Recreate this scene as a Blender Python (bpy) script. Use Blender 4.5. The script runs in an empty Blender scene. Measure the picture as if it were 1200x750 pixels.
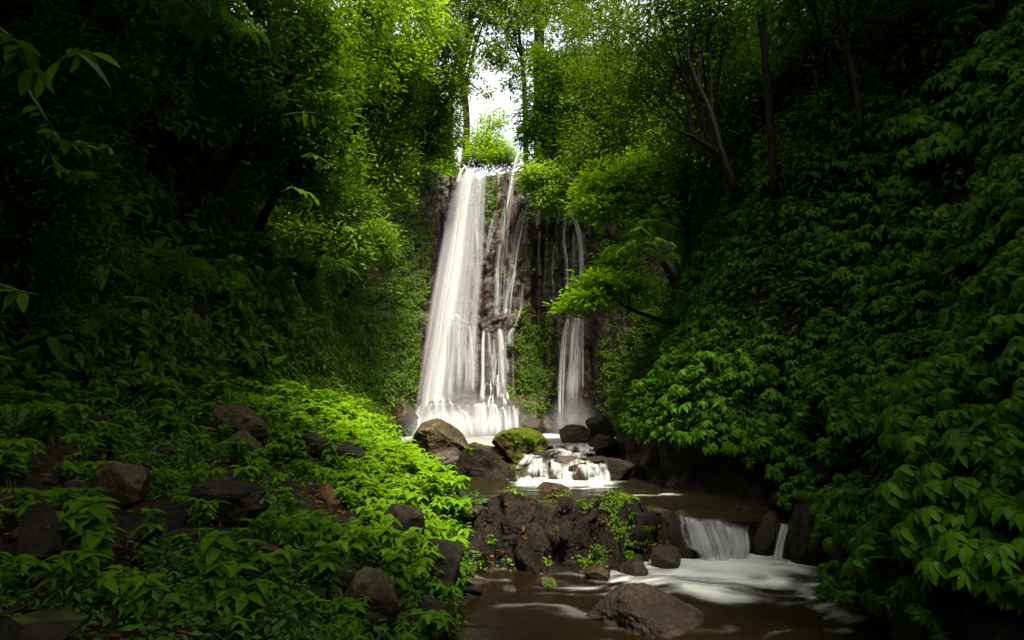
import bpy, math, random
import numpy as np
from mathutils import Vector, Matrix

rnd = random.Random(7)
R = np.random.RandomState(11)
C = bpy.context.scene.collection
sc = bpy.context.scene

# ------------------------------------------------------------------ camera, sky, sun, exposure
CAM_Z, FPX, HOR = 2.0, 733.0, 465.0          # eye height, focal length in px of a 1200 px wide frame, horizon row
cam_d = bpy.data.cameras.new("camera"); cam = bpy.data.objects.new("camera", cam_d); C.objects.link(cam)
cam.location = (0, 0, CAM_Z); cam.rotation_euler = (math.radians(90), 0, 0)
cam_d.sensor_width = 36; cam_d.lens = 36 * FPX / 1200.0
cam_d.shift_y = (HOR - 375) / 1200.0
cam_d.clip_start = 0.05; cam_d.clip_end = 2000
sc.camera = cam

SUN_EL, SUN_AZ = 64.0, 158.0                    # azimuth from +Y towards +X
world = bpy.data.worlds.new("World"); sc.world = world; world.use_nodes = True
wn = world.node_tree; wn.nodes.clear()
sky = wn.nodes.new("ShaderNodeTexSky"); sky.sky_type = 'NISHITA'; sky.sun_disc = False
sky.sun_elevation = math.radians(SUN_EL); sky.sun_rotation = math.radians(SUN_AZ)
sky.dust_density = 4.0; sky.air_density = 1.0
hs = wn.nodes.new("ShaderNodeHueSaturation"); hs.inputs['Saturation'].default_value = 0.10
bg = wn.nodes.new("ShaderNodeBackground"); bg.inputs['Strength'].default_value = 0.12
wo = wn.nodes.new("ShaderNodeOutputWorld")
wn.links.new(sky.outputs[0], hs.inputs['Color']); wn.links.new(hs.outputs[0], bg.inputs[0]); wn.links.new(bg.outputs[0], wo.inputs[0])
sd = bpy.data.lights.new("sun", 'SUN'); sun = bpy.data.objects.new("sun", sd); C.objects.link(sun)
sd.energy = 3.4; sd.angle = math.radians(10); sd.color = (1.0, 0.95, 0.82)
e, a = math.radians(SUN_EL), math.radians(SUN_AZ)
sun.rotation_euler = Vector((-math.sin(a)*math.cos(e), -math.cos(a)*math.cos(e), -math.sin(e))).to_track_quat('-Z', 'Y').to_euler()
sun.location = (0, 20, 40)
vs = sc.view_settings; sc.display_settings.display_device = 'sRGB'
vs.view_transform = 'Standard'; vs.look = 'None'; vs.gamma = 1.0; vs.use_curve_mapping = False
vs.exposure = 1.95
cy = sc.cycles
cy.use_denoising = True
cy.max_bounces = 6; cy.diffuse_bounces = 3; cy.glossy_bounces = 2; cy.transmission_bounces = 4
cy.transparent_max_bounces = 24; cy.volume_bounces = 0
cy.use_adaptive_sampling = False
cy.caustics_reflective = False; cy.caustics_refractive = False

# ------------------------------------------------------------------ helpers
def P(x, y, Y):
    return np.array([(x - 600.0) / FPX * Y, Y, CAM_Z + (HOR - y) / FPX * Y])

def _h(ix, iy, iz, s):
    n = (ix * 374761393 + iy * 668265263 + iz * 2147483647 + s * 1274126177) & 0xFFFFFFFF
    n = ((n ^ (n >> 13)) * 1274126177) & 0xFFFFFFFF
    n = n ^ (n >> 16)
    return (n & 0xFFFFFF) / float(0xFFFFFF)

def vnoise(p, s=0):
    p = np.asarray(p, float); f0 = np.floor(p); i = f0.astype(np.int64); f = p - f0; f = f * f * (3 - 2 * f)
    out = 0
    for dx in (0, 1):
        wx = f[..., 0] if dx else 1 - f[..., 0]
        for dy in (0, 1):
            wy = f[..., 1] if dy else 1 - f[..., 1]
            for dz in (0, 1):
                wz = f[..., 2] if dz else 1 - f[..., 2]
                out = out + wx * wy * wz * _h(i[..., 0] + dx, i[..., 1] + dy, i[..., 2] + dz, s)
    return out * 2 - 1

def fbm(p, o=4, s=0):
    p = np.asarray(p, float); t = 0; a = 1.0; n = 0
    for k in range(o):
        t = t + a * vnoise(p * 2 ** k + 17.3 * k, s + k); n += a; a *= 0.5
    return t / n

def cells(p, s=0):
    """distance to nearest and second feature point"""
    p = np.asarray(p, float); i = np.floor(p).astype(np.int64)
    d1 = np.full(p.shape[:-1], 9.0); d2 = d1.copy(); idv = d1 * 0
    for dx in (-1, 0, 1):
        for dy in (-1, 0, 1):
            for dz in (-1, 0, 1):
                c = i + np.array([dx, dy, dz])
                q = np.stack([c[..., k] + _h(c[..., 0], c[..., 1], c[..., 2], s + 5 + k) for k in range(3)], -1)
                d = np.linalg.norm(p - q, axis=-1); v = _h(c[..., 0], c[..., 1], c[..., 2], s + 9)
                closer = d < d1
                d2 = np.where(closer, d1, np.minimum(d2, d)); idv = np.where(closer, v, idv); d1 = np.where(closer, d, d1)
    return d1, d2, idv

def ss(x, a, b):
    t = np.clip((x - a) / (b - a), 0, 1); return t * t * (3 - 2 * t)

def mesh_obj(name, V, F, mat, parent=None, smooth=False, attrs=None, uv=None):
    V = np.ascontiguousarray(V, dtype=np.float32); F = np.ascontiguousarray(F, dtype=np.int32)
    k = F.shape[1]
    me = bpy.data.meshes.new(name)
    me.vertices.add(len(V)); me.vertices.foreach_set("co", V.ravel())
    me.loops.add(F.size); me.loops.foreach_set("vertex_index", F.ravel())
    me.polygons.add(len(F)); me.polygons.foreach_set("loop_start", np.arange(0, F.size, k, dtype=np.int32))
    me.update(calc_edges=True)
    if smooth: me.polygons.foreach_set("use_smooth", np.ones(len(F), dtype=bool))
    for an, av in (attrs or {}).items():
        at = me.attributes.new(an, 'FLOAT', 'POINT'); at.data.foreach_set("value", np.ascontiguousarray(av, dtype=np.float32))
    if uv is not None:
        ul = me.uv_layers.new(name="UVMap"); ul.data.foreach_set("uv", np.ascontiguousarray(uv[F.ravel()], dtype=np.float32).ravel())
    if mat is not None: me.materials.append(mat)
    o = bpy.data.objects.new(name, me); C.objects.link(o)
    if parent is not None: o.parent = parent
    return o

def tag(o, label=None, cat=None, group=None, kind=None):
    for k, v in (('label', label), ('category', cat), ('group', group), ('kind', kind)):
        if v: o[k] = v
    return o

def empty(name, loc, label, cat, group=None, rz=0.0):
    o = bpy.data.objects.new(name, None); C.objects.link(o); o.location = [float(v) for v in loc]; o.rotation_euler = (0, 0, rz)
    o.empty_display_size = 0.2
    return tag(o, label, cat, group)

def copy_tree(o, parent=None):
    c = o.copy(); C.objects.link(c); c.parent = parent
    for ch in list(o.children): copy_tree(ch, c)
    return c

def grid_faces(nu, nv):
    i = np.arange(nu - 1)[:, None] * nv + np.arange(nv - 1)[None, :]
    i = i.ravel(); return np.stack([i, i + nv, i + nv + 1, i + 1], 1)

def merge(parts):
    Vs, Fs, Ts, n = [], [], [], 0
    for p in parts:
        V, F = p[0], p[1]; T = p[2] if len(p) > 2 else np.zeros(len(V))
        Vs.append(V); Fs.append(F + n); Ts.append(T); n += len(V)
    return np.concatenate(Vs), np.concatenate(Fs), np.concatenate(Ts)

def tube(path, rad, sides=7, cap=True, lump=0.0, seed=0):
    path = np.asarray(path, float); n = len(path); rad = np.broadcast_to(np.asarray(rad, float), (n,)).copy()
    d = np.gradient(path, axis=0); d /= np.linalg.norm(d, axis=1)[:, None] + 1e-9
    ref = np.array([0.0, 1.0, 0.0]) if abs(d[0][1]) < 0.8 else np.array([1.0, 0, 0])
    u = np.cross(d, ref); u /= np.linalg.norm(u, axis=1)[:, None] + 1e-9; w = np.cross(d, u)
    th = np.linspace(0, 2 * math.pi, sides, endpoint=False)
    rr = rad[:, None] * np.ones(sides)[None]
    ring = path[:, None, :] + rr[..., None] * (np.cos(th)[None, :, None] * u[:, None, :] + np.sin(th)[None, :, None] * w[:, None, :])
    if lump: ring += (vnoise(ring * (1.2 / max(rad.max(), 1e-3)), seed) * rad[:, None] * lump)[..., None] * (ring - path[:, None, :]) / rr[..., None]
    V = ring.reshape(-1, 3); F = []
    for i in range(n - 1):
        for j in range(sides):
            a0 = i * sides + j; a1 = i * sides + (j + 1) % sides
            F.append((a0, a1, a1 + sides)); F.append((a0, a1 + sides, a0 + sides))
    if cap:
        V = np.vstack([V, path[0], path[-1]]); c0, c1 = len(V) - 2, len(V) - 1
        for j in range(sides):
            F.append((c0, (j + 1) % sides, j)); b = (n - 1) * sides; F.append((c1, b + j, b + (j + 1) % sides))
    return V, np.array(F)

def spline(pts, n=10):
    pts = np.asarray(pts, float)
    if len(pts) < 3:
        t = np.linspace(0, 1, n)[:, None]; return pts[0] * (1 - t) + pts[-1] * t
    P4 = np.vstack([2 * pts[0] - pts[1], pts, 2 * pts[-1] - pts[-2]]); out = []
    m = len(pts) - 1
    for s in np.linspace(0, m - 1e-6, n):
        i = int(s); t = s - i; p0, p1, p2, p3 = P4[i:i + 4]
        out.append(0.5 * (2 * p1 + (p2 - p0) * t + (2 * p0 - 5 * p1 + 4 * p2 - p3) * t * t + (3 * p1 - p0 - 3 * p2 + p3) * t ** 3))
    return np.array(out)

# --- leaf templates, all triangles, along +X, face up +Z
def leaf_small(w=0.34, droop=0.12):
    V = np.array([[0, 0, 0], [.45, -w / 2, .05], [.45, 0, 0], [.45, w / 2, .05], [1, 0, -droop]], float)
    return V, np.array([[0, 1, 2], [0, 2, 3], [2, 1, 4], [3, 2, 4]])

def leaf_big(w=0.5, droop=0.35, fold=0.10, peak=0.4):
    xs = np.array([0, .22, .5, .78, 1.0]); zc = -droop * xs ** 2
    wid = np.array([0, .80, 1.0, .62, 0]) if peak >= .5 else np.array([0, .92, .95, .52, 0])
    c = np.stack([xs, 0 * xs, zc], 1)
    r = np.stack([xs[1:4], -wid[1:4] * w / 2, zc[1:4] + fold * wid[1:4]], 1)
    l = r * np.array([1, -1, 1])
    V = np.vstack([c, r, l])
    F = [[0, 5, 1], [0, 1, 8], [1, 5, 6], [1, 6, 2], [1, 2, 9], [1, 9, 8], [2, 6, 7], [2, 7, 3], [2, 3, 10], [2, 10, 9], [3, 7, 4], [3, 4, 10]]
    return V, np.array(F)

def frames(d, up):
    """rotation matrices whose x axis is d and z axis near up; arrays (n,3)"""
    d = d / (np.linalg.norm(d, axis=1)[:, None] + 1e-9)
    y = np.cross(up, d); y /= np.linalg.norm(y, axis=1)[:, None] + 1e-9
    z = np.cross(d, y)
    return np.stack([d, y, z], 2)

def replicate(V, F, M, T, S, tint=None):
    n = len(T); W = np.einsum('nij,kj->nki', M, V) * np.asarray(S, float).reshape(n, 1, 1) + T[:, None, :]
    FF = F[None] + (np.arange(n) * len(V))[:, None, None]
    if tint is None: tint = R.rand(n)
    tt = np.repeat(tint, len(V)) if np.ndim(tint) == 1 else tint.reshape(-1)
    return W.reshape(-1, 3), FF.reshape(-1, 3), tt

def rep_cluster(tv, tf, tt, M, T, S):
    """like replicate, keeping the template's own tints, shifted a little per copy"""
    n = len(T); W = np.einsum('nij,kj->nki', M, tv) * np.asarray(S, float).reshape(n, 1, 1) + T[:, None, :]
    FF = tf[None] + (np.arange(n) * len(tv))[:, None, None]
    t = tt[None] * 0.6 + R.rand(n)[:, None] * 0.4
    return W.reshape(-1, 3), FF.reshape(-1, 3), t.reshape(-1)

def rand_dirs(n):
    v = R.normal(size=(n, 3)); return v / np.linalg.norm(v, axis=1)[:, None]

# ------------------------------------------------------------------ materials
def nodes(m):
    m.use_nodes = True; nt = m.node_tree; nt.nodes.clear(); return nt, nt.nodes.new, nt.links.new

def leaf_mat(name, c0, c1, c2, trans=0.4, rough=0.5, spec=0.07, odd=None):
    m = bpy.data.materials.new(name); nt, N, L = nodes(m)
    at = N("ShaderNodeAttribute"); at.attribute_name = 'tint'
    oi = N("ShaderNodeObjectInfo")
    ad = N("ShaderNodeMath"); ad.operation = 'MULTIPLY_ADD'; L(oi.outputs['Random'], ad.inputs[0]); ad.inputs[1].default_value = 0.35
    mu = N("ShaderNodeMath"); mu.operation = 'MULTIPLY'; L(at.outputs['Fac'], mu.inputs[0]); mu.inputs[1].default_value = 0.68
    L(mu.outputs[0], ad.inputs[2])
    cr = N("ShaderNodeValToRGB"); el = cr.color_ramp.elements
    el[0].position = 0.0; el[0].color = (*c0, 1); el[1].position = 0.97; el[1].color = (*c2, 1)
    k = el.new(0.5); k.color = (*c1, 1)
    if odd is not None:
        k = el.new(0.985); k.color = (*odd, 1); 
    L(ad.outputs[0], cr.inputs[0])
    pr = N("ShaderNodeBsdfPrincipled"); pr.inputs['Roughness'].default_value = rough
    pr.inputs['Specular IOR Level'].default_value = spec
    L(cr.outputs[0], pr.inputs['Base Color'])
    tr = N("ShaderNodeBsdfTranslucent")
    mx = N("ShaderNodeMixRGB"); mx.blend_type = 'MULTIPLY'; mx.inputs[0].default_value = 1; mx.inputs[2].default_value = (1.9, 1.7, 0.35, 1)
    L(cr.outputs[0], mx.inputs[1]); L(mx.outputs[0], tr.inputs[0])
    ms = N("ShaderNodeMixShader"); ms.inputs[0].default_value = trans
    L(pr.outputs[0], ms.inputs[1]); L(tr.outputs[0], ms.inputs[2])
    o = N("ShaderNodeOutputMaterial"); L(ms.outputs[0], o.inputs[0])
    return m

def rock_mat(name, ca, cb, cc, rough=0.5, moss=0.0, scale=3.0, bump=0.6, wet=0.5, mosscol=(0.06, 0.085, 0.012), streak=False):
    m = bpy.data.materials.new(name); nt, N, L = nodes(m)
    tc = N("ShaderNodeTexCoord")
    n1 = N("ShaderNodeTexNoise"); n1.inputs['Scale'].default_value = scale; n1.inputs['Detail'].default_value = 9; n1.inputs['Roughness'].default_value = 0.65
    n2 = N("ShaderNodeTexNoise"); n2.inputs['Scale'].default_value = scale * 6; n2.inputs['Detail'].default_value = 8; n2.inputs['Roughness'].default_value = 0.7
    vo = N("ShaderNodeTexVoronoi"); vo.inputs['Scale'].default_value = scale * 3; vo.feature = 'DISTANCE_TO_EDGE'
    geo = N("ShaderNodeNewGeometry")
    src = geo.outputs['Position']
    for t in (n1, n2, vo): L(src, t.inputs['Vector'])
    cr = N("ShaderNodeValToRGB"); el = cr.color_ramp.elements
    el[0].position = 0.32; el[0].color = (*ca, 1); el[1].position = 0.70; el[1].color = (*cc, 1); k = el.new(0.5); k.color = (*cb, 1)
    mixn = N("ShaderNodeMath"); mixn.operation = 'MULTIPLY_ADD'; L(n2.outputs[0], mixn.inputs[0]); mixn.inputs[1].default_value = 0.5
    m3 = N("ShaderNodeMath"); m3.operation = 'MULTIPLY'; L(n1.outputs[0], m3.inputs[0]); m3.inputs[1].default_value = 0.5; L(m3.outputs[0], mixn.inputs[2])
    L(mixn.outputs[0], cr.inputs[0])
    col = cr.outputs[0]
    if streak:
        mp = N("ShaderNodeMapping"); mp.inputs['Scale'].default_value = (5, 3, .45); L(src, mp.inputs[0])
        n3 = N("ShaderNodeTexNoise"); n3.inputs['Scale'].default_value = 1.6; n3.inputs['Detail'].default_value = 6; L(mp.outputs[0], n3.inputs[0])
        c3 = N("ShaderNodeValToRGB"); e3 = c3.color_ramp.elements; e3[0].position = .38; e3[0].color = (.25, .22, .2, 1); e3[1].position = .66; e3[1].color = (1.8, 1.45, 1.15, 1)
        L(n3.outputs[0], c3.inputs[0]); m5 = N("ShaderNodeMixRGB"); m5.blend_type = 'MULTIPLY'; m5.inputs[0].default_value = 1; L(col, m5.inputs[1]); L(c3.outputs[0], m5.inputs[2]); col = m5.outputs[0]
    pr = N("ShaderNodeBsdfPrincipled"); pr.inputs['Specular IOR Level'].default_value = .12 + .3 * max(0, wet - .5)
    rr = N("ShaderNodeMapRange"); L(n2.outputs[0], rr.inputs[0]); rr.inputs[1].default_value = 0.3; rr.inputs[2].default_value = 0.7
    rr.inputs[3].default_value = max(0.12, rough - 0.25 * wet); rr.inputs[4].default_value = min(0.95, rough + 0.25)
    L(rr.outputs[0], pr.inputs['Roughness'])
    if moss > 0:
        sx = N("ShaderNodeSeparateXYZ"); L(geo.outputs['Normal'], sx.inputs[0])
        nm = N("ShaderNodeTexNoise"); nm.inputs['Scale'].default_value = 2.4; nm.inputs['Detail'].default_value = 7; nm.inputs['Roughness'].default_value = 0.7; L(src, nm.inputs['Vector'])
        s1 = N("ShaderNodeMath"); s1.operation = 'MULTIPLY_ADD'; L(sx.outputs[2], s1.inputs[0]); s1.inputs[1].default_value = 0.28; L(nm.outputs[0], s1.inputs[2])
        mr = N("ShaderNodeMapRange"); L(s1.outputs[0], mr.inputs[0]); mr.inputs[1].default_value = 0.86 - moss * 0.4; mr.inputs[2].default_value = 0.98 - moss * 0.4
        mc = N("ShaderNodeMixRGB"); L(n2.outputs[0], mc.inputs[0]); mc.inputs[1].default_value = (mosscol[0] * .6, mosscol[1] * .6, mosscol[2] * .6, 1); mc.inputs[2].default_value = (mosscol[0] * 1.6, mosscol[1] * 1.4, mosscol[2], 1)
        mm = N("ShaderNodeMixRGB"); L(mr.outputs[0], mm.inputs[0]); L(col, mm.inputs[1]); L(mc.outputs[0], mm.inputs[2]); col = mm.outputs[0]
        sp = N("ShaderNodeMapRange"); L(mr.outputs[0], sp.inputs[0]); sp.inputs[3].default_value = .12 + .3 * max(0, wet - .5); sp.inputs[4].default_value = 0.05; L(sp.outputs[0], pr.inputs['Specular IOR Level'])
    L(col, pr.inputs['Base Color'])
    b1 = N("ShaderNodeBump"); b1.inputs['Strength'].default_value = bump; b1.inputs['Distance'].default_value = 0.05; L(n2.outputs[0], b1.inputs['Height'])
    b2 = N("ShaderNodeBump"); b2.inputs['Strength'].default_value = bump * .6; b2.inputs['Distance'].default_value = 0.06; L(n1.outputs[0], b2.inputs['Height']); L(b1.outputs[0], b2.inputs['Normal'])
    b3 = N("ShaderNodeBump"); b3.inputs['Strength'].default_value = bump * .5; b3.inputs['Distance'].default_value = 0.03; L(vo.outputs['Distance'], b3.inputs['Height']); L(b2.outputs[0], b3.inputs['Normal'])
    L(b3.outputs[0], pr.inputs['Normal'])
    o = N("ShaderNodeOutputMaterial"); L(pr.outputs[0], o.inputs[0]); return m

def bark_mat(name, c0, c1, rough=0.8):
    m = bpy.data.materials.new(name); nt, N, L = nodes(m)
    geo = N("ShaderNodeNewGeometry"); mp = N("ShaderNodeMapping"); mp.inputs['Scale'].default_value = (9, 9, 2.2); L(geo.outputs['Position'], mp.inputs[0])
    n = N("ShaderNodeTexNoise"); n.inputs['Scale'].default_value = 2.5; n.inputs['Detail'].default_value = 8; L(mp.outputs[0], n.inputs[0])
    cr = N("ShaderNodeValToRGB"); cr.color_ramp.elements[0].position = .3; cr.color_ramp.elements[0].color = (*c0, 1); cr.color_ramp.elements[1].position = .7; cr.color_ramp.elements[1].color = (*c1, 1)
    L(n.outputs[0], cr.inputs[0]); pr = N("ShaderNodeBsdfPrincipled"); L(cr.outputs[0], pr.inputs['Base Color']); pr.inputs['Roughness'].default_value = rough; pr.inputs['Specular IOR Level'].default_value = .1
    b = N("ShaderNodeBump"); b.inputs['Strength'].default_value = .7; b.inputs['Distance'].default_value = .03; L(n.outputs[0], b.inputs['Height']); L(b.outputs[0], pr.inputs['Normal'])
    o = N("ShaderNodeOutputMaterial"); L(pr.outputs[0], o.inputs[0]); return m

def fall_mat(name, su, sv, lo, hi, seed=0.0, col=(0.70, 0.69, 0.665), con=1.7):
    """falling water: white streaks with gaps, density from the 'dens' attribute, streaks run along UV v"""
    m = bpy.data.materials.new(name); nt, N, L = nodes(m)
    uv = N("ShaderNodeUVMap"); uv.uv_map = "UVMap"
    def nz(a, b, z, det):
        mp = N("ShaderNodeMapping"); mp.inputs['Scale'].default_value = (a, b, 1); mp.inputs['Location'].default_value = (seed, seed * .7, z); L(uv.outputs[0], mp.inputs[0])
        n = N("ShaderNodeTexNoise"); n.inputs['Scale'].default_value = 1; n.inputs['Detail'].default_value = det; n.inputs['Roughness'].default_value = .6; L(mp.outputs[0], n.inputs[0]); return n.outputs[0]
    a = nz(su, sv, 0, 4); b = nz(su * 0.22, sv * 1.6, 5, 3)
    ma = N("ShaderNodeMath"); ma.operation = 'MULTIPLY_ADD'; L(a, ma.inputs[0]); ma.inputs[1].default_value = .55
    mb = N("ShaderNodeMath"); mb.operation = 'MULTIPLY'; L(b, mb.inputs[0]); mb.inputs[1].default_value = .45; L(mb.outputs[0], ma.inputs[2])
    ct = N("ShaderNodeMath"); ct.operation = 'MULTIPLY_ADD'; L(ma.outputs[0], ct.inputs[0]); ct.inputs[1].default_value = con; ct.inputs[2].default_value = .5 - .5 * con
    at = N("ShaderNodeAttribute"); at.attribute_name = 'dens'
    # alpha = smooth((noise + (dens-0.5)*k) , lo, hi) * dens
    sh = N("ShaderNodeMath"); sh.operation = 'MULTIPLY_ADD'; L(at.outputs['Fac'], sh.inputs[0]); sh.inputs[1].default_value = .55; L(ct.outputs[0], sh.inputs[2])
    mr = N("ShaderNodeMapRange"); mr.interpolation_type = 'SMOOTHSTEP'; L(sh.outputs[0], mr.inputs[0]); mr.inputs[1].default_value = lo; mr.inputs[2].default_value = hi
    cl = N("ShaderNodeMath"); cl.operation = 'MULTIPLY'; cl.use_clamp = True; L(mr.outputs[0], cl.inputs[0])
    d2 = N("ShaderNodeMath"); d2.operation = 'MULTIPLY'; d2.use_clamp = True; L(at.outputs['Fac'], d2.inputs[0]); d2.inputs[1].default_value = 1.6; L(d2.outputs[0], cl.inputs[1])
    df = N("ShaderNodeBsdfDiffuse"); df.inputs[0].default_value = (*col, 1)
    tl = N("ShaderNodeBsdfTranslucent"); tl.inputs[0].default_value = (*col, 1)
    w = N("ShaderNodeMixShader"); w.inputs[0].default_value = .45; L(df.outputs[0], w.inputs[1]); L(tl.outputs[0], w.inputs[2])
    tp = N("ShaderNodeBsdfTransparent"); ms = N("ShaderNodeMixShader"); L(cl.outputs[0], ms.inputs[0]); L(tp.outputs[0], ms.inputs[1]); L(w.outputs[0], ms.inputs[2])
    o = N("ShaderNodeOutputMaterial"); L(ms.outputs[0], o.inputs[0]); return m

def pool_mat(name, deep=(0.013, 0.008, 0.003), tint=(0.42, 0.30, 0.14), clear=0.5, bscale=5.0, bstr=0.25):
    m = bpy.data.materials.new(name); nt, N, L = nodes(m)
    geo = N("ShaderNodeNewGeometry")
    n = N("ShaderNodeTexNoise"); n.inputs['Scale'].default_value = bscale; n.inputs['Detail'].default_value = 3; L(geo.outputs['Position'], n.inputs[0])
    b = N("ShaderNodeBump"); b.inputs['Strength'].default_value = bstr; b.inputs['Distance'].default_value = .03; L(n.outputs[0], b.inputs['Height'])
    pr = N("ShaderNodeBsdfPrincipled"); pr.inputs['Base Color'].default_value = (*deep, 1); pr.inputs['Roughness'].default_value = .16; pr.inputs['IOR'].default_value = 1.33; L(b.outputs[0], pr.inputs['Normal'])
    tp = N("ShaderNodeBsdfTransparent"); tp.inputs[0].default_value = (*tint, 1)
    m1 = N("ShaderNodeMixShader"); m1.inputs[0].default_value = clear; L(pr.outputs[0], m1.inputs[1]); L(tp.outputs[0], m1.inputs[2])
    df = N("ShaderNodeBsdfDiffuse"); df.inputs[0].default_value = (.60, .61, .53, 1)
    at = N("ShaderNodeAttribute"); at.attribute_name = 'foam'
    m2 = N("ShaderNodeMixShader"); L(at.outputs['Fac'], m2.inputs[0]); L(m1.outputs[0], m2.inputs[1]); L(df.outputs[0], m2.inputs[2])
    o = N("ShaderNodeOutputMaterial"); L(m2.outputs[0], o.inputs[0]); return m

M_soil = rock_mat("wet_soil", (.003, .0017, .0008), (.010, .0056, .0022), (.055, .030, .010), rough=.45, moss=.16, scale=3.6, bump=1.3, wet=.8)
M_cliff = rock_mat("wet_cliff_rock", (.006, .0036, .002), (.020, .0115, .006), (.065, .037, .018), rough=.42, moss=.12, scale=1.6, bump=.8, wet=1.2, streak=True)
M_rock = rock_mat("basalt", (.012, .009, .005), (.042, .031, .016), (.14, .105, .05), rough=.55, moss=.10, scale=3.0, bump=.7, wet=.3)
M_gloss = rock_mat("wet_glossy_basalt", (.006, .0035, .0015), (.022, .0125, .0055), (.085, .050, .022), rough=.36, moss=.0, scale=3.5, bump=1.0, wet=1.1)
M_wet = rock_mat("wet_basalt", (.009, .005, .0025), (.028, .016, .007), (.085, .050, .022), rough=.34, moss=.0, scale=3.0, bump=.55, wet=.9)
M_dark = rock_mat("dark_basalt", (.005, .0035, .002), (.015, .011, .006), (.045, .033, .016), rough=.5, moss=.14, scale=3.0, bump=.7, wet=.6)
M_mossy = rock_mat("mossy_basalt", (.02, .014, .008), (.06, .04, .012), (.10, .07, .02), rough=.8, moss=.95, scale=4.0, bump=.8, wet=.0, mosscol=(.055, .070, .008))
M_bark = bark_mat("dark_bark", (.003, .0025, .0015), (.012, .009, .005))
M_bark2 = bark_mat("pale_bark", (.03, .024, .015), (.08, .06, .035))
M_root = bark_mat("red_root", (.03, .012, .004), (.11, .048, .014))
M_stem = bark_mat("green_stem", (.03, .05, .01), (.08, .11, .02))
M_wood = bark_mat("rotten_wood", (.022, .010, .004), (.07, .033, .013))
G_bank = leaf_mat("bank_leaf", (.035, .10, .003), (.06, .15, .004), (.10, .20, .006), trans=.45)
G_umb = leaf_mat("umbrella_leaf", (.020, .070, .002), (.040, .115, .003), (.075, .16, .004), trans=.40, rough=.42, odd=(.20, .20, .01))
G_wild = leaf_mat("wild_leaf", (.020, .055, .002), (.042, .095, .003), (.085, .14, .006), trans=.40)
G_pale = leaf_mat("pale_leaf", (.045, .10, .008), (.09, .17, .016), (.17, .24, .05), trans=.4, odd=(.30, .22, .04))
G_dark = leaf_mat("dark_leaf", (.010, .032, .0015), (.022, .056, .002), (.045, .085, .003), trans=.35, odd=(.22, .14, .015))
G_tree = leaf_mat("canopy_leaf", (.022, .045, .004), (.042, .078, .006), (.08, .12, .010), trans=.45)
G_olive = leaf_mat("olive_leaf", (.016, .034, .003), (.032, .060, .005), (.062, .095, .010), trans=.4, odd=(.3, .15, .02))
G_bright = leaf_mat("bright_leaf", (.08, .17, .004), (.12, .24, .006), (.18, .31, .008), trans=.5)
G_lime = leaf_mat("lime_leaf", (.06, .13, .005), (.11, .20, .010), (.18, .28, .03), trans=.5)
G_hang = leaf_mat("hanging_leaf", (.07, .15, .010), (.12, .22, .018), (.20, .30, .05), trans=.45)
G_fern = leaf_mat("fern_leaf", (.03, .085, .008), (.05, .12, .012), (.08, .16, .02), trans=.4)
G_dry = leaf_mat("dry_leaf", (.05, .018, .005), (.11, .042, .010), (.26, .13, .025), trans=.25)
G_moss = leaf_mat("moss_leaf", (.05, .11, .008), (.08, .15, .010), (.12, .19, .015), trans=.35)

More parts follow.
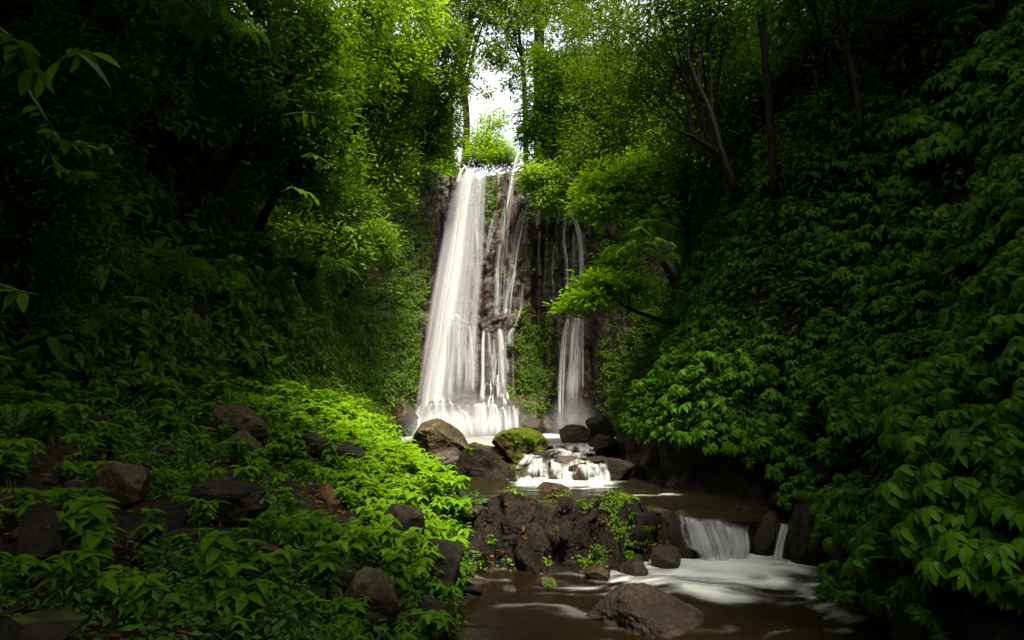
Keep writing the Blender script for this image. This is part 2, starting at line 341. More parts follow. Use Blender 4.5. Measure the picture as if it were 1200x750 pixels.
# ------------------------------------------------------------------ the gorge floor and its walls
def ip(x, xs, ys): return np.interp(x, xs, ys)
def XL(Y): return ip(Y, [-5, 2, 5, 6.4, 8, 9, 10, 12, 13.2, 14.5, 17, 19.5], [-.6, -.5, -.55, -.45, -.50, -.62, -.95, -1.75, -2.2, -2.7, -3.3, -3.2])
def XC(Y): return ip(Y, [-5, 2, 6, 10, 14, 17, 19.5], [-5.2, -5.0, -5.1, -4.9, -4.3, -3.9, -3.5])
def XR(Y): return ip(Y, [-5, 2, 5, 6.5, 7.7, 9, 10, 11, 12, 14, 17, 19.5], [2.9, 2.9, 3.0, 3.4, 3.75, 3.5, 2.6, 2.25, 2.15, 2.35, 2.9, 2.9])
def H(X, Y, detail=True):
    X = np.asarray(X, float); Y = np.asarray(Y, float)
    w = fbm(np.stack([X * .7, Y * .7, 0 * X], -1), 3, 3) * .25
    Yf = ip(X, [-1, .8, 2.0, 2.9, 3.5, 5], [6.55, 6.8, 7.58, 7.85, 7.75, 7.2]) + w * ss(-X, -2.0, -1.4)
    L_ = ip(X, [-1, 1.2, 1.9, 2.1], [1.1, .9, .5, .25])
    cr = ip(X, [-1, 1.2, 1.75, 1.95, 2.85, 2.95, 3.15, 3.22, 3.42, 3.5, 4], [.74, .72, .62, .42, .42, .56, .56, .42, .42, .8, 1.0]) + .16 * fbm(np.stack([X * 2.2, Y * 1.4, 0 * X], -1), 3, 7) * ss(-X, -1.9, -1.6)
    t = ss(Y, Yf, Yf + L_)
    back = ss(Y, Yf + L_ + .05, Yf + L_ + .7)
    z = -.45 + t * (cr + .45) - back * (cr - .25)
    z = z + ss(Y, 10.4, 14.3) * .38                                # bed of the rapids
    z = z - ss(Y, 14.6, 15.6) * .1
    # left bank
    dl = XL(Y) + .5 * w - X; p = np.maximum(dl, 0)
    bank = .50 * (1 - np.exp(-p / .22)) + .34 * p + ss(Y, 9, 15) * .25 * p
    base_l = ip(Y, [5, 8, 10, 14], [0, .15, .35, .75])
    z = np.where(dl > 0, np.maximum(z, -.0) * 0 + np.maximum(base_l - .15 + bank, np.where(dl < .5, z, -9)), z)
    dc = np.maximum(XC(Y) + 1.2 * w - X, 0)
    z = z + np.minimum(3.6 * dc, 6.8) + np.maximum(dc - 2.2, 0) * .55
    # right bank
    dr = X - XR(Y) + .6 * w; p = np.maximum(dr, 0)
    rb = .55 * (1 - np.exp(-p / .2)) + 1.5 * np.minimum(p, 1.4) + np.minimum(2.9 * np.maximum(p - 1.4, 0), 5.6) + np.maximum(p - 3.6, 0) * .5
    base_r = ip(Y, [7, 8, 10, 14], [-.05, .45, .5, .8])
    z = np.where(dr > 0, base_r - .1 + rb, z)
    # closing step behind the falls and an unseen rise behind the camera, added to darken the near sides
    bk = ss(Y, 19.7, 20.3)
    plateau = 9.0 + np.maximum(np.abs(X) - 5, 0) * .35 + np.clip((Y - 24) * .05, 0, 6)
    plateau = plateau + 6.5 * ss(np.abs(X + .75), 1.1, 3.2) * ss(Y, 20.8, 26)
    plateau = plateau - .3 * np.exp(-((X + .2) / 1.6) ** 2) * (Y < 26)
    z = z * (1 - bk) + np.maximum(plateau, z * 0) * bk
    fr = ss(-Y, 2.5, 7.5); z = z * (1 - fr) + (6.5 + .3 * np.abs(X)) * fr * (Y < 10) + z * fr * (Y >= 10)
    z = np.where(Y < 19.7, np.minimum(z, 10.5 + .25 * np.maximum(np.abs(X) - 9, 0)), z)
    z = np.minimum(z, 26)
    if detail:
        land = np.maximum(ss(p, 0, .4), ss(np.maximum(dl, 0), 0, .3))
        ledge = ss(z, -.05, .3) * (Y < 10) * (dl < 0) * (dr < 0)
        q = np.stack([X, Y, z], -1)
        z = z + fbm(q * 1.7, 4, 21) * .22 * np.clip(land + .25, 0, 1) + fbm(q * 5, 3, 31) * .07 * np.clip(land + ledge, 0, 1)
    return z

def axis(lo, hi, fine_lo, fine_hi, st, far):
    a = np.arange(fine_lo, fine_hi + 1e-6, st); out = list(a); s = st; v = fine_lo
    pre = []
    while v > far[0]: s *= 1.18; v -= s; pre.append(v)
    s = st; v = fine_hi; post = []
    while v < far[1]: s *= 1.18; v += s; post.append(v)
    return np.array(pre[::-1] + out + post)
gx = axis(0, 0, -6.0, 5.4, .04, (-160, 160)); gy = axis(0, 0, 2.2, 20.6, .045, (-120, 220))
GX, GY = np.meshgrid(gx, gy, indexing='ij'); GZ = H(GX, GY)
V = np.stack([GX, GY, GZ], -1)
gzx = np.gradient(GZ, gx, axis=0); gzy = np.gradient(GZ, gy, axis=1)
steep = np.clip(np.hypot(gzx, gzy), 0, 2) / 2
near = (np.abs(GX) < 7) & (GY < 21) & (GY > 1)
V[..., 0] += near * steep * fbm(V * 2.3, 4, 41) * .30; V[..., 1] += near * steep * fbm(V * 2.3, 4, 51) * .30
lz = (GY > 6) & (GY < 9.6) & (GX > -1.2) & (GX < 4.4) & (V[..., 2] > -.3)
lw = lz * (1 - .8 * ss(GX, 1.9, 2.1) * ss(-GX, -3.6, -3.4)) * (.35 + .65 * np.clip(steep * 1.6, 0, 1)) * (1 - ss(GY, 9, 9.5)) * ss(GX, -1.2, -.8)
d1, d2, iv = cells(V * np.array([3.2, 3.2, 4.2]) + fbm(V * 3, 2, 9)[..., None] * .5, 43); e1, e2, jv = cells(V * np.array([9, 9, 11.]), 44)
amp = lw * ((iv - .5) * .15 + np.minimum(d2 - d1, .2) * .12 + (jv - .5) * .12 + np.minimum(e2 - e1, .3) * .10 + fbm(V * 12, 3, 49) * .11)
V[..., 2] += amp * .5; V[..., 1] -= amp * 1.0; V[..., 0] += lw * fbm(V * 7 + 5, 3, 50) * .08
lb = (GX < -.3) & (GX > -6) & (GY > 2.2) & (GY < 15)
d1, d2, iv = cells(V * np.array([1.7, 1.7, 2.5]) + fbm(V * 2, 2, 19)[..., None] * .5, 46); e1, e2, jv = cells(V * np.array([6, 6, 8.]), 47)
V[..., 2] += lb * ((iv - .5) * .16 * ss(d2 - d1, .03, .2) + (jv - .5) * .05 + fbm(V * 9, 3, 48) * .03)
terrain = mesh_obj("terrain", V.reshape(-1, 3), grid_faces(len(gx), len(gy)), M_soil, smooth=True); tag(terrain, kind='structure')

# ------------------------------------------------------------------ the rock face behind the falls
def CY(X, Z, detail=True):
    X = np.asarray(X, float); Z = np.asarray(Z, float)
    y = 19.45 + .05 * (Z - 4.5)
    y = y - .9 * np.maximum(-2.3 - X, 0) - .9 * np.maximum(X - 2.3, 0)
    wob = fbm(np.stack([X * 1.3, Z * 0, Z * 0], -1), 3, 61) * .25
    y = y - .38 * ss(-(Z + wob), -4.55, -4.30) * ss(-X, -.35, 0)
    y = y - .38 * ss(-(Z + wob), -4.50, -4.30) * ss(X, 1.15, 1.4)
    y = y - .22 * ss(-(Z + wob), -6.35, -6.2) * ss(-X, .8, 1.0) * ss(X, -1.9, -1.5)
    y = y - .75 * ss(-(Z + wob * .5), -2.05, -1.75) * ss(X, -2.7, -2.3) * ss(-X, -1.0, -.7)
    y = y - .30 * ss(-(Z + wob * .5), -1.5, -.9)
    y = y + .35 * ss(X, .55, .8) * ss(-X, -1.1, -.9) * ss(Z, 2.5, 3.5)
    if detail:
        q = np.stack([X * 1.2, Z * .28, 0 * X + 3.1], -1)
        d1, d2, iv = cells(q * 1.9, 71)
        y = y - (iv - .5) * .20
        d1, d2, iv = cells(np.stack([X * 1.0, Z * .45, 0 * X], -1) * 6.5, 81)
        y = y - (iv - .5) * .09 + fbm(q * 7, 3, 91) * .05
    return y
cxs = np.arange(-4.6, 4.6, .045); czs = np.concatenate([np.arange(.2, 9.02, .045)])
CX, CZ = np.meshgrid(cxs, czs, indexing='ij'); Yc = CY(CX, CZ)
topz = 9.0 + .15 * fbm(np.stack([CX * 1.2, 0 * CX, 0 * CX], -1), 3, 5) - .12 * np.exp(-((CX + 1.15) / .35) ** 2)
CZ2 = CZ / 9.0 * topz
Vc = np.stack([CX, Yc, CZ2], -1)
cap = []
for k, dy in enumerate((.12, .35, .8, 1.4)):
    c_ = Vc[:, -1].copy(); c_[:, 1] += dy; c_[:, 2] += [.02, .0, -.04, -.15][k]; cap.append(c_)
Vc = np.concatenate([Vc, np.stack(cap, 1)], 1)
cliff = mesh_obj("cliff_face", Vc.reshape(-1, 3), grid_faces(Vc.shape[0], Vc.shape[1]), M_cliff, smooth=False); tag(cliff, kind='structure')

def on_cliff(px, py, off=0.0):
    px = np.asarray(px, float); py = np.asarray(py, float); Y = 0 * px + 19.3
    for _ in range(4):
        X = (px - 600) / FPX * Y; Z = CAM_Z + (HOR - py) / FPX * Y
        Y = CY(X, Z, False) - off
    return np.stack([(px - 600) / FPX * Y, Y, CAM_Z + (HOR - py) / FPX * Y], -1)
def free_fall(px, py, off=0.0):
    px = np.asarray(px, float); py = np.asarray(py, float); Y = 19.5 - .95 * np.clip((py - 195) / 320.0, 0, 1) ** .8 - off
    return np.stack([(px - 600) / FPX * Y, Y, CAM_Z + (HOR - py) / FPX * Y], -1)
#@@WATER
# ------------------------------------------------------------------ water
def pool(name, x0, x1, y0, y1, z, st, foam_fn, mat):
    xs = np.arange(x0, x1 + 1e-6, st); ys = np.arange(y0, y1 + 1e-6, st)
    X, Y = np.meshgrid(xs, ys, indexing='ij'); f, h = foam_fn(X, Y)
    Z = z + h
    if name.startswith('ledge'): Z = Z - .11 * np.clip((8.16 - Y) / .24, 0, 1) ** 2 * (X > 1.9)
    o = mesh_obj(name, np.stack([X, Y, Z], -1).reshape(-1, 3), grid_faces(len(xs), len(ys)), mat, smooth=True, attrs={'foam': f.ravel()})
    return tag(o, kind='structure')

def lower_foam(X, Y):
    cx, cy_ = 2.45, 7.45
    a = np.arctan2(X - cx, -(Y - cy_)); r = np.hypot((X - cx) * .8, (Y - cy_) * 1.25)
    wx = fbm(np.stack([X * 1.2, Y * 1.2, 0 * X], -1), 3, 101) * .5; wy = fbm(np.stack([X * 1.2, Y * 1.2, 0 * X + 7], -1), 3, 102) * .5
    n = fbm(np.stack([(X + wx) * 1.9, (Y + wy) * 6.5, 0 * X], -1), 4, 103)
    n2 = fbm(np.stack([(X + wx) * 4, (Y + wy) * 10, 0 * X], -1), 3, 104)
    f = 1.02 - r * .47 + n * .60 * ss(r, .2, 1.1) + n2 * .34 * ss(r, .2, .9)
    f = ss(f + .12 * n2, .0, 1.15) ** 1.25 * ss(-r, -2.6, -.9)
    # streaks sliding left past the ledge and downstream
    s = ss(n + n2 * .4, .18, .6) * .32 * ss(-np.abs(Y - 6.95 + .1 * X), -.7, -.1) * ss(X, -.3, .8) * (X < 2.4)
    s2 = ss(n + .3 * n2, .15, .6) * .12
    return np.clip(f * .95 + s + s2 * ss(-r, -4, -2), 0, .97), n * .008 + .02 * np.exp(-(r * 2.2) ** 2)
M_pool = pool_mat("brown_pool_water", clear=.35, bscale=7.0, bstr=.35)
pool("stream_water", -1.4, 4.4, -2.0, 8.0, 0.0, .035, lower_foam, M_pool)

def upper_foam(X, Y):
    n = fbm(np.stack([X * 2.5, Y * 6, 0 * X], -1), 4, 111); n2 = fbm(np.stack([X * 7, Y * 12, 0 * X], -1), 3, 112)
    f = ss(Y + .5 * n + .3 * n2, 9.95, 10.8) * ss(-X + .3 * n, -1.9, -1.4) * ss(X + .2 * n, -.1, .25)
    g = ss(n + .3 * n2, .25, .6) * .5 * ss(-np.abs(Y - 9.35 - .3 * n), -.35, 0) * ss(X, 1.2, 1.7) * ss(-X, -2.9, -2.2)
    l = 0
    return np.clip(f * .9 + g + l, 0, .95), n * .006
M_pool2 = pool_mat("green_brown_water", deep=(.016, .013, .005), tint=(.45, .36, .16), clear=.3, bscale=3.0, bstr=.18)
pool("ledge_pool_water", -1.2, 4.6, 7.92, 11.4, .53, .04, upper_foam, M_pool2)

def base_foam(X, Y):
    n = fbm(np.stack([X * 2, Y * 4, 0 * X], -1), 4, 121)
    return np.clip(ss(Y + n * .5, 16.5, 18.0) * .75 + ss(n, .2, .6) * .4 + .25, 0, .9), n * .01
pool("plunge_pool_water", -3.6, 3.2, 14.2, 19.6, .88, .08, base_foam, M_pool2)

# rapids: a skin of white water pulled over the steps between the two pools
def rapids():
    us = np.linspace(0, 1, 90); vs_ = np.linspace(0, 1, 150); U, Vv = np.meshgrid(us, vs_, indexing='ij')
    Y = 14.4 - Vv * 4.25
    x0 = ip(Y, [10.1, 10.6, 11.5, 12.5, 13.3, 14.4], [0.05, -.05, .0, .25, .75, 1.05]); x1 = ip(Y, [10.1, 10.6, 11.4, 12.2, 13.3, 14.4], [1.6, 1.72, 1.75, 1.75, 1.75, 1.95])
    X = x0 + U * (x1 - x0)
    n = fbm(np.stack([X * 1.5, Y * 1.5, 0 * X], -1), 3, 131)
    zz = ip(Y, [10.1, 10.45, 10.9, 11.3, 11.6, 12.4, 12.7, 13.4, 13.7, 14.4], [.50, .57, .68, .76, .80, .84, .87, .90, .91, .91])
    st = .5 * n
    zr = ip(Y + .5 * n, [10.1, 10.5, 10.75, 11.0, 12.3, 12.5, 14.4], [.50, .56, .74, .80, .84, .88, .91])
    Z = np.where(X > 1.15, zr, zz) + .10 * n * ss(Vv, 0, .1) * ss(-Vv, -1, -.93) + .05 * fbm(np.stack([X * 5, Y * 3, 0 * X], -1), 2, 132) * ss(-Vv, -1, -.93)
    edge = ss(U, 0, .08) * ss(-U, -1, -.92) * ss(Vv, 0, .04)
    d = edge * (.62 + 1.3 * fbm(np.stack([X * 4.5, Y * 1.5, 0 * X], -1), 3, 133) + .35 * ss(Vv, .80, .95)) 
    o = mesh_obj("rapids", np.stack([X, Y, Z], -1).reshape(-1, 3), grid_faces(90, 150), fall_mat("rapid_water", 24, 5, .62, 1.25, 3.0, (.46, .46, .43), 2.2), smooth=True,
                 attrs={'dens': np.clip(d, 0, 1).ravel()}, uv=np.stack([U, Vv], -1).reshape(-1, 2))
    tag(o, "short white rapid pouring around brown rocks below the waterfall", "rapid")
rapids()

def mist(name, c, r, dens, label):
    V, F = ico(3); o = mesh_obj(name, V * np.array(r), F, None, smooth=True)
    m = bpy.data.materials.new(name); nt, N, L = nodes(m); vp = N("ShaderNodeVolumePrincipled"); vp.inputs['Color'].default_value = (.95, .95, .95, 1)
    tc = N("ShaderNodeTexCoord"); mp = N("ShaderNodeVectorMath"); mp.operation = 'DIVIDE'; mp.inputs[1].default_value = tuple(r); L(tc.outputs['Object'], mp.inputs[0])
    ln = N("ShaderNodeVectorMath"); ln.operation = 'LENGTH'; L(mp.outputs[0], ln.inputs[0])
    mr = N("ShaderNodeMapRange"); mr.interpolation_type = 'SMOOTHSTEP'; L(ln.outputs['Value'], mr.inputs[0]); mr.inputs[1].default_value = 0.1; mr.inputs[2].default_value = .95; mr.inputs[3].default_value = dens; mr.inputs[4].default_value = 0
    L(mr.outputs[0], vp.inputs['Density']); o.location = [float(q) for q in c]
    o_ = N("ShaderNodeOutputMaterial"); L(vp.outputs[0], o_.inputs[1]); o.data.materials.append(m); tag(o, label, "mist", kind='stuff')
class Falls:
    def __init__(s): s.p = []
    def add(s, V, F, uv, d): s.p.append((V, F, uv, d))
    def build(s, name, mat, parent=None):
        n = 0; Vs = []; Fs = []; U = []; D = []
        for V, F, uv, d in s.p: Vs.append(V); Fs.append(F + n); U.append(uv); D.append(d); n += len(V)
        return mesh_obj(name, np.concatenate(Vs), np.concatenate(Fs), mat, parent, True, {'dens': np.concatenate(D)}, np.concatenate(U))

def sheet(F, left, right, off, dens=1.0, nu=40, nv=60, soft=.12, top=.03, bot=.03, place=on_cliff, bulge=.12, wav=.03, u0=0.0, arc=0.0):
    """a curtain between a left and a right edge, both lists of (px, py)"""
    L_ = spline(left, nv); R_ = spline(right, nv); u = np.linspace(0, 1, nu)[:, None]
    px = L_[None, :, 0] * (1 - u) + R_[None, :, 0] * u; py = L_[None, :, 1] * (1 - u) + R_[None, :, 1] * u
    py = py + arc * 4 * u * (1 - u)
    v = np.linspace(0, 1, nv)[None, :] + 0 * u; uu = u + 0 * v
    pt = place(px, py, off)
    pt[..., 1] -= bulge * np.sin(np.pi * uu) + wav * vnoise(np.stack([uu * 14, v * 2, 0 * v], -1), int(off * 100) + 3)
    dd = dens * ss(uu, 0, soft) * ss(-uu, -1, -1 + soft) * ss(v, 0, top) * ss(-v, -1, -1 + bot)
    w = np.abs(R_[:, 0] - L_[:, 0]).mean() / 60.0
    ln = np.abs(L_[-1, 1] - L_[0, 1]) / 300.0
    F.add(pt.reshape(-1, 3), grid_faces(nu, nv), np.stack([u0 + uu * w, u0 * 3 + v * ln], -1).reshape(-1, 2), dd.reshape(-1))

def strand(F, pts, w, off, dens=.8, n=26, nu=7, place=on_cliff, top=.06, bot=.1, soft=.45):
    """pts: (px, py[, width px])"""
    q = spline([(p[0], p[1], p[2] if len(p) > 2 else w) for p in pts], n)
    l = [(a[0] - a[2] / 2, a[1]) for a in q]; r = [(a[0] + a[2] / 2, a[1]) for a in q]
    sheet(F, l, r, off, dens, nu, n, soft, top, bot, place, bulge=.04, wav=.0, u0=rnd.random() * 9)

M_fall = fall_mat("falling_water", 15, .7, .30, 1.15, 0.0, con=1.5)
M_fall2 = fall_mat("falling_water_thin", 22, 3.0, .40, 1.15, 4.0, con=1.9)
M_thick = fall_mat("falling_water_bright", 12, 1.2, .30, 1.0, 8.0, (.66, .655, .64))
Lm = [(547, 196), (536, 212), (527, 245), (519, 290), (509, 345), (500, 400), (491, 450), (483, 505)]
Rm = [(569, 196), (569, 225), (568, 270), (566, 320), (562, 370), (558, 420), (552, 465), (548, 512)]
f = Falls()
sheet(f, Lm, Rm, .05, .34, 60, 90, .10, .02, .02, place=free_fall)
sheet(f, [(x + 1, y) for x, y in Lm], [(x - (x - l[0]) * .42, y) for (x, y), l in zip(Rm, Lm)], .16, .72, 50, 90, .34, .03, .04, u0=2.2, place=free_fall)
sheet(f, [(x + 10, y) for x, y in Lm], [(x - 10, y) for x, y in Rm], .10, .30, 50, 90, .3, .03, .02, u0=5.0, place=free_fall)
for k in range(46):
    u = rnd.random() ** 1.5; y0 = rnd.choice((0, 0, 1, 2, 4)); q = [(Lm[i][0] * (1 - u) + Rm[i][0] * u, Lm[i][1] + rnd.uniform(0, 8) * (i == y0)) for i in range(y0, len(Lm) - rnd.choice((0, 0, 1, 2)))]
    if len(q) > 2: strand(f, q, rnd.uniform(5, 15), rnd.uniform(.12, .3), rnd.uniform(.10, .36), 40, 9, free_fall, .15, .2, .5)
main = empty("waterfall", on_cliff(540, 512), "tall white veil of water fanning down the left of the cliff face", "waterfall")
def under(o, par): o.parent = par; o.matrix_parent_inverse = Matrix.Translation(-par.location); return o
under(f.build("water_curtain", M_fall), main)
g = Falls()
strand(g, [(552, 303, 5), (556, 320, 6), (557, 345, 6), (551, 368, 9)], 5, .3, .3, place=free_fall, soft=.5)
strand(g, [(558, 205, 5), (558, 260, 6), (560, 300, 7), (558, 368, 8)], 5, .25, .4, place=free_fall, soft=.5)
strand(g, [(548, 195, 9), (541, 200, 6), (536, 215, 8)], 8, .3, 1.0, top=.02)
strand(g, [(543, 193, 5), (547, 200, 6), (548, 215, 8)], 8, .2, .9, top=.02)
under(g.build("upper_strands", M_fall2), main)
g = Falls()   # middle ledge: water spreads along a rim, then drops
rim = [(526, 365), (533, 368), (540, 374), (549, 379), (558, 378), (567, 384), (574, 387), (583, 384), (590, 383)]
strand(g, [(x, y, 8) for x, y in rim[:5]], 6, .44, .42, soft=.5, top=.2, bot=.2)
strand(g, [(x, y, 6) for x, y in rim[5:8]], 6, .44, .35, soft=.5, top=.2, bot=.2)
def drops(g, xs, rimf, y1, off, fan, n, w0, w1, cx, d0=.3, d1=1.0):
    for k in range(n):
        x = rnd.uniform(*xs); y0 = rimf(x) + rnd.uniform(-1, 3) + rnd.choice((0, 0, 0, .14, .3)) * (y1 - rimf(x)); w = w0 + (w1 - w0) * rnd.random() ** 2; xe = x + (x - cx) * fan + rnd.uniform(-2, 2); ye = y1 + rnd.uniform(-4, 3) if rnd.random() < .75 else y0 + (y1 - y0) * rnd.uniform(.4, .9)
        strand(g, [(x, y0, w * .6), (x + (xe - x) * .5, y0 + (ye - y0) * .18, w * .9), (x + (xe - x) * .85, y0 + (ye - y0) * .55, w * 1.1), (xe, ye, w * 1.5)], w, off + rnd.uniform(-.04, .08), rnd.uniform(d0, d1), top=.08, bot=.3, soft=.5)
rimx = lambda x: float(np.interp(x, [r_[0] for r_ in rim], [r_[1] for r_ in rim]))
drops(g, (527, 588), rimx, 470, .40, .12, 40, 4, 12, 555, .10, .5)
drops(g, (524, 552), rimx, 470, .46, .10, 8, 6, 12, 540, .3, .7)
strand(g, [(567, 386, 4), (566, 410, 6), (566, 440, 6), (565, 470, 9)], 6, .56, .8, soft=.5)
strand(g, [(549, 380, 5), (552, 395, 7), (554, 425, 6), (554, 465, 8)], 6, .56, .6, soft=.5)
strand(g, [(536, 371, 5), (533, 385, 7), (529, 425, 9), (526, 468, 12)], 6, .56, .65, soft=.5)
drops(g, (586, 606), lambda x: 384 + abs(x - 596) * .5, 470, .40, .05, 8, 2, 5, 596, .15, .5)
for (x, y, r) in ((585, 412, 9), (580, 428, 8), (586, 445, 9), (577, 440, 7), (583, 458, 8)):
    drops(g, (x - r, x + r), lambda q, x=x, y=y, r=r: y + ((q - x) / r) ** 2 * 7, y + 26, .5, .25, 7, 2, 5, x, .25, .8)
under(g.build("middle_curtain", M_thick), main)
g = Falls()   # apron at the foot
foot = lambda x: float(np.interp(x, [492, 505, 518, 530, 542, 548, 560, 580, 600, 612], [476, 465, 462, 468, 482, 474, 471, 473, 474, 480]))
for (xs, n, cx, fan) in (((492, 546), 44, 512, .42), ((545, 582), 26, 562, .18), ((576, 612), 9, 590, .2)):
    drops(g, xs, foot, 517, .62 if cx < 530 else .45, fan, n, 6, 14, cx, .18, .6)
strand(g, [(601, 476, 4), (605, 490, 5), (606, 514, 6)], 5, .5, .9)
strand(g, [(589, 476, 4), (593, 490, 5), (594, 514, 6)], 5, .5, .9)
sheet(g, [(494, 470), (489, 490), (484, 515)], [(548, 476), (556, 494), (562, 518)], .5, .55, 40, 30, .3, .35, .1, bulge=.3)
under(g.build("foot_apron", M_thick), main)

def wisp(g, pts, w, off, dens=.6, **kw):
    mw = max(p[2] for p in pts)
    strand(g, [(p[0], p[1], p[2] * 1.8) for p in pts], w, off, dens * .42, soft=.5, **kw)
    for k in range(2 + int(mw / 2.5)):
        j = rnd.uniform(-.45, .45); a0 = rnd.choice((0, 0, 1)) if len(pts) > 3 else 0
        q = [(p[0] + j * p[2] + rnd.uniform(-.7, .7), p[1], rnd.uniform(1.8, 4.0)) for p in pts[a0:]]
        strand(g, q, 2, off + rnd.uniform(.01, .06), dens * rnd.uniform(.3, .8), soft=.5)
mid = empty("waterfall", on_cliff(596, 372), "thin broken white strands sliding down the middle of the wet cliff", "waterfall")
g = Falls()
wisp(g, [(607, 178, 9), (604, 190, 7), (600, 208, 5), (595, 235, 5), (590, 262, 7), (589, 290, 5)], 6, .10, 1.0, top=.01)
wisp(g, [(604, 182, 9), (601, 200, 8), (597, 240, 8), (590, 300, 10), (586, 372, 14)], 6, .06, .42)
wisp(g, [(616, 238, 5), (611, 255, 9), (607, 275, 10), (602, 300, 9), (598, 330, 10), (592, 375, 12)], 6, .10, .72)
wisp(g, [(619, 240, 4), (617, 262, 3), (612, 290, 3)], 3, .1, .6)
wisp(g, [(600, 310, 5), (604, 318, 4), (597, 345, 6), (594, 372, 8)], 6, .14, .7)
wisp(g, [(582, 246, 5), (577, 268, 9), (573, 285, 5), (571, 300, 4)], 5, .10, .7)
wisp(g, [(585, 285, 4), (582, 310, 6), (581, 345, 8), (580, 372, 10)], 5, .08, .6)
wisp(g, [(585, 200, 2), (585, 218, 2)], 2, .12, .9)
wisp(g, [(613, 330, 3), (610, 360, 4), (603, 385, 4)], 4, .1, .6)
wisp(g, [(602, 384, 4), (598, 392, 9), (598, 404, 10)], 6, .4, .6)
wisp(g, [(606, 476, 4), (606, 500, 5), (605, 512, 6)], 5, .3, .7)
under(g.build("water_veil", M_fall2), mid)
rt = empty("waterfall", on_cliff(670, 495), "narrow white fall at the right of the cliff, split by a ledge", "waterfall")
g = Falls()
wisp(g, [(663, 248, 3), (662, 262, 4), (661, 285, 4), (664, 305, 4), (664, 330, 5), (665, 356, 5)], 4, .1, 1.22)
wisp(g, [(668, 250, 5), (674, 262, 5), (680, 285, 6), (681, 320, 7), (679, 345, 7), (682, 366, 9)], 6, .1, 1.35)
wisp(g, [(664, 247, 5), (672, 256, 7), (677, 262, 6)], 6, .12, 1.22)
wisp(g, [(672, 270, 4), (673, 310, 8), (674, 360, 12)], 6, .05, .65)
wisp(g, [(644, 256, 3), (640, 275, 5), (638, 320, 5), (637, 350, 4)], 5, .07, .38)
wisp(g, [(633, 270, 2), (631, 300, 2), (634, 325, 2)], 2, .07, .5)
wisp(g, [(650, 285, 2), (648, 315, 3), (649, 345, 2)], 2, .07, .45)
wisp(g, [(655, 252, 3), (652, 275, 3), (655, 310, 3)], 2, .07, .4)
wisp(g, [(664, 372, 5), (672, 368, 7), (684, 371, 5)], 6, .36, .9)
sheet(g, [(664, 369), (658, 400), (655, 445), (653, 490)], [(688, 370), (688, 400), (687, 445), (686, 495)], .3, .5, 30, 50, .4, .06, .35)
wisp(g, [(667, 371, 6), (661, 400, 7), (658, 450, 8), (657, 490, 8)], 6, .4, .85, bot=.3)
wisp(g, [(680, 371, 6), (680, 410, 8), (679, 460, 9)], 6, .4, .55, bot=.4)
under(g.build("water_veil", M_fall2), rt)

# cascade over the ledge, built in the ledge's own space: place() takes x and z there
def casc_place(px, py, off):
    t = np.clip((py - 604) / 54.0, 0, 1.2); Y = 7.95 - .28 * np.sqrt(np.clip(t, 0, 2)) - off
    return np.stack([(px - 600) / FPX * Y, Y, CAM_Z + (HOR - py) / FPX * Y], -1)
def lip_place(px, py, off):
    base = casc_place(px, py, off); n = vnoise(base * 6, 7) * .05; base[..., 1] += n; return base
M_casc = fall_mat("cascade_water", 9, 1.0, .34, 1.15, 2.0, (.70, .71, .66))
M_casc2 = fall_mat("cascade_water_smooth", 7, .4, .20, 1.15, 2.0, (.56, .60, .52))
ca = empty("cascade", casc_place(np.array(840.), np.array(658.), 0), "small white cascade spilling over the brown ledge into the near pool", "cascade")
g = Falls()
sheet(g, [(846, 606), (848, 622), (850, 640), (850, 660)], [(880, 612), (879, 628), (879, 645), (878, 660)], .0, .75, 40, 40, .12, .35, .0, lip_place, bulge=.06, wav=.012)
under(g.build("smooth_curtain", M_casc2), ca)
g = Falls()
for k in range(46):
    t = rnd.random() ** .9; x0 = 796 + t * 48; y0 = 602 + 8 * ss(np.array(t), .1, .6) + rnd.uniform(-1, 2); x1 = 808 + t * 56 + rnd.uniform(-2, 2); y1 = 642 + 18 * ss(np.array(t), 0, .45)
    w = rnd.uniform(4, 11); d = rnd.uniform(.25, .8)
    strand(g, [(x0, y0, w * .6), (x0 + (x1 - x0) * .35, y0 + (y1 - y0) * .22, w), (x0 + (x1 - x0) * .78, y0 + (y1 - y0) * .62, w * 1.1), (x1, y1, w * 1.4)], w * 1.3, .02 + rnd.uniform(0, .06), d * .6, 24, 9, lip_place, .2, .04, .5)
strand(g, [(796, 601, 5), (799, 612, 8), (801, 628, 8), (812, 645, 9)], 8, .08, .4, 24, 9, lip_place, .05, .1, .5)
sheet(g, [(797, 603), (806, 625), (818, 658)], [(850, 607), (860, 628), (868, 660)], .01, .42, 50, 40, .25, .12, .02, lip_place, bulge=.05)
under(g.build("water_veil", M_casc), ca)
g = Falls()
sheet(g, [(913, 612), (909, 628), (905, 645), (903, 660)], [(928, 612), (922, 628), (919, 645), (918, 660)], .0, .85, 16, 30, .3, .06, .0, casc_place, bulge=.03)
o = g.build("cascade", M_casc2); tag(o, "narrow white spout beside the dark rock, right of the wide cascade", "cascade")
#@@ROCKS
# ------------------------------------------------------------------ rocks
_bm = {}
def ico(sub):
    if sub not in _bm:
        import bmesh
        b = bmesh.new(); bmesh.ops.create_icosphere(b, subdivisions=sub, radius=1.0)
        _bm[sub] = (np.array([v.co[:] for v in b.verts]), np.array([[v.index for v in f_.verts] for f_ in b.faces])); b.free()
    V, F = _bm[sub]; return V.copy(), F.copy()

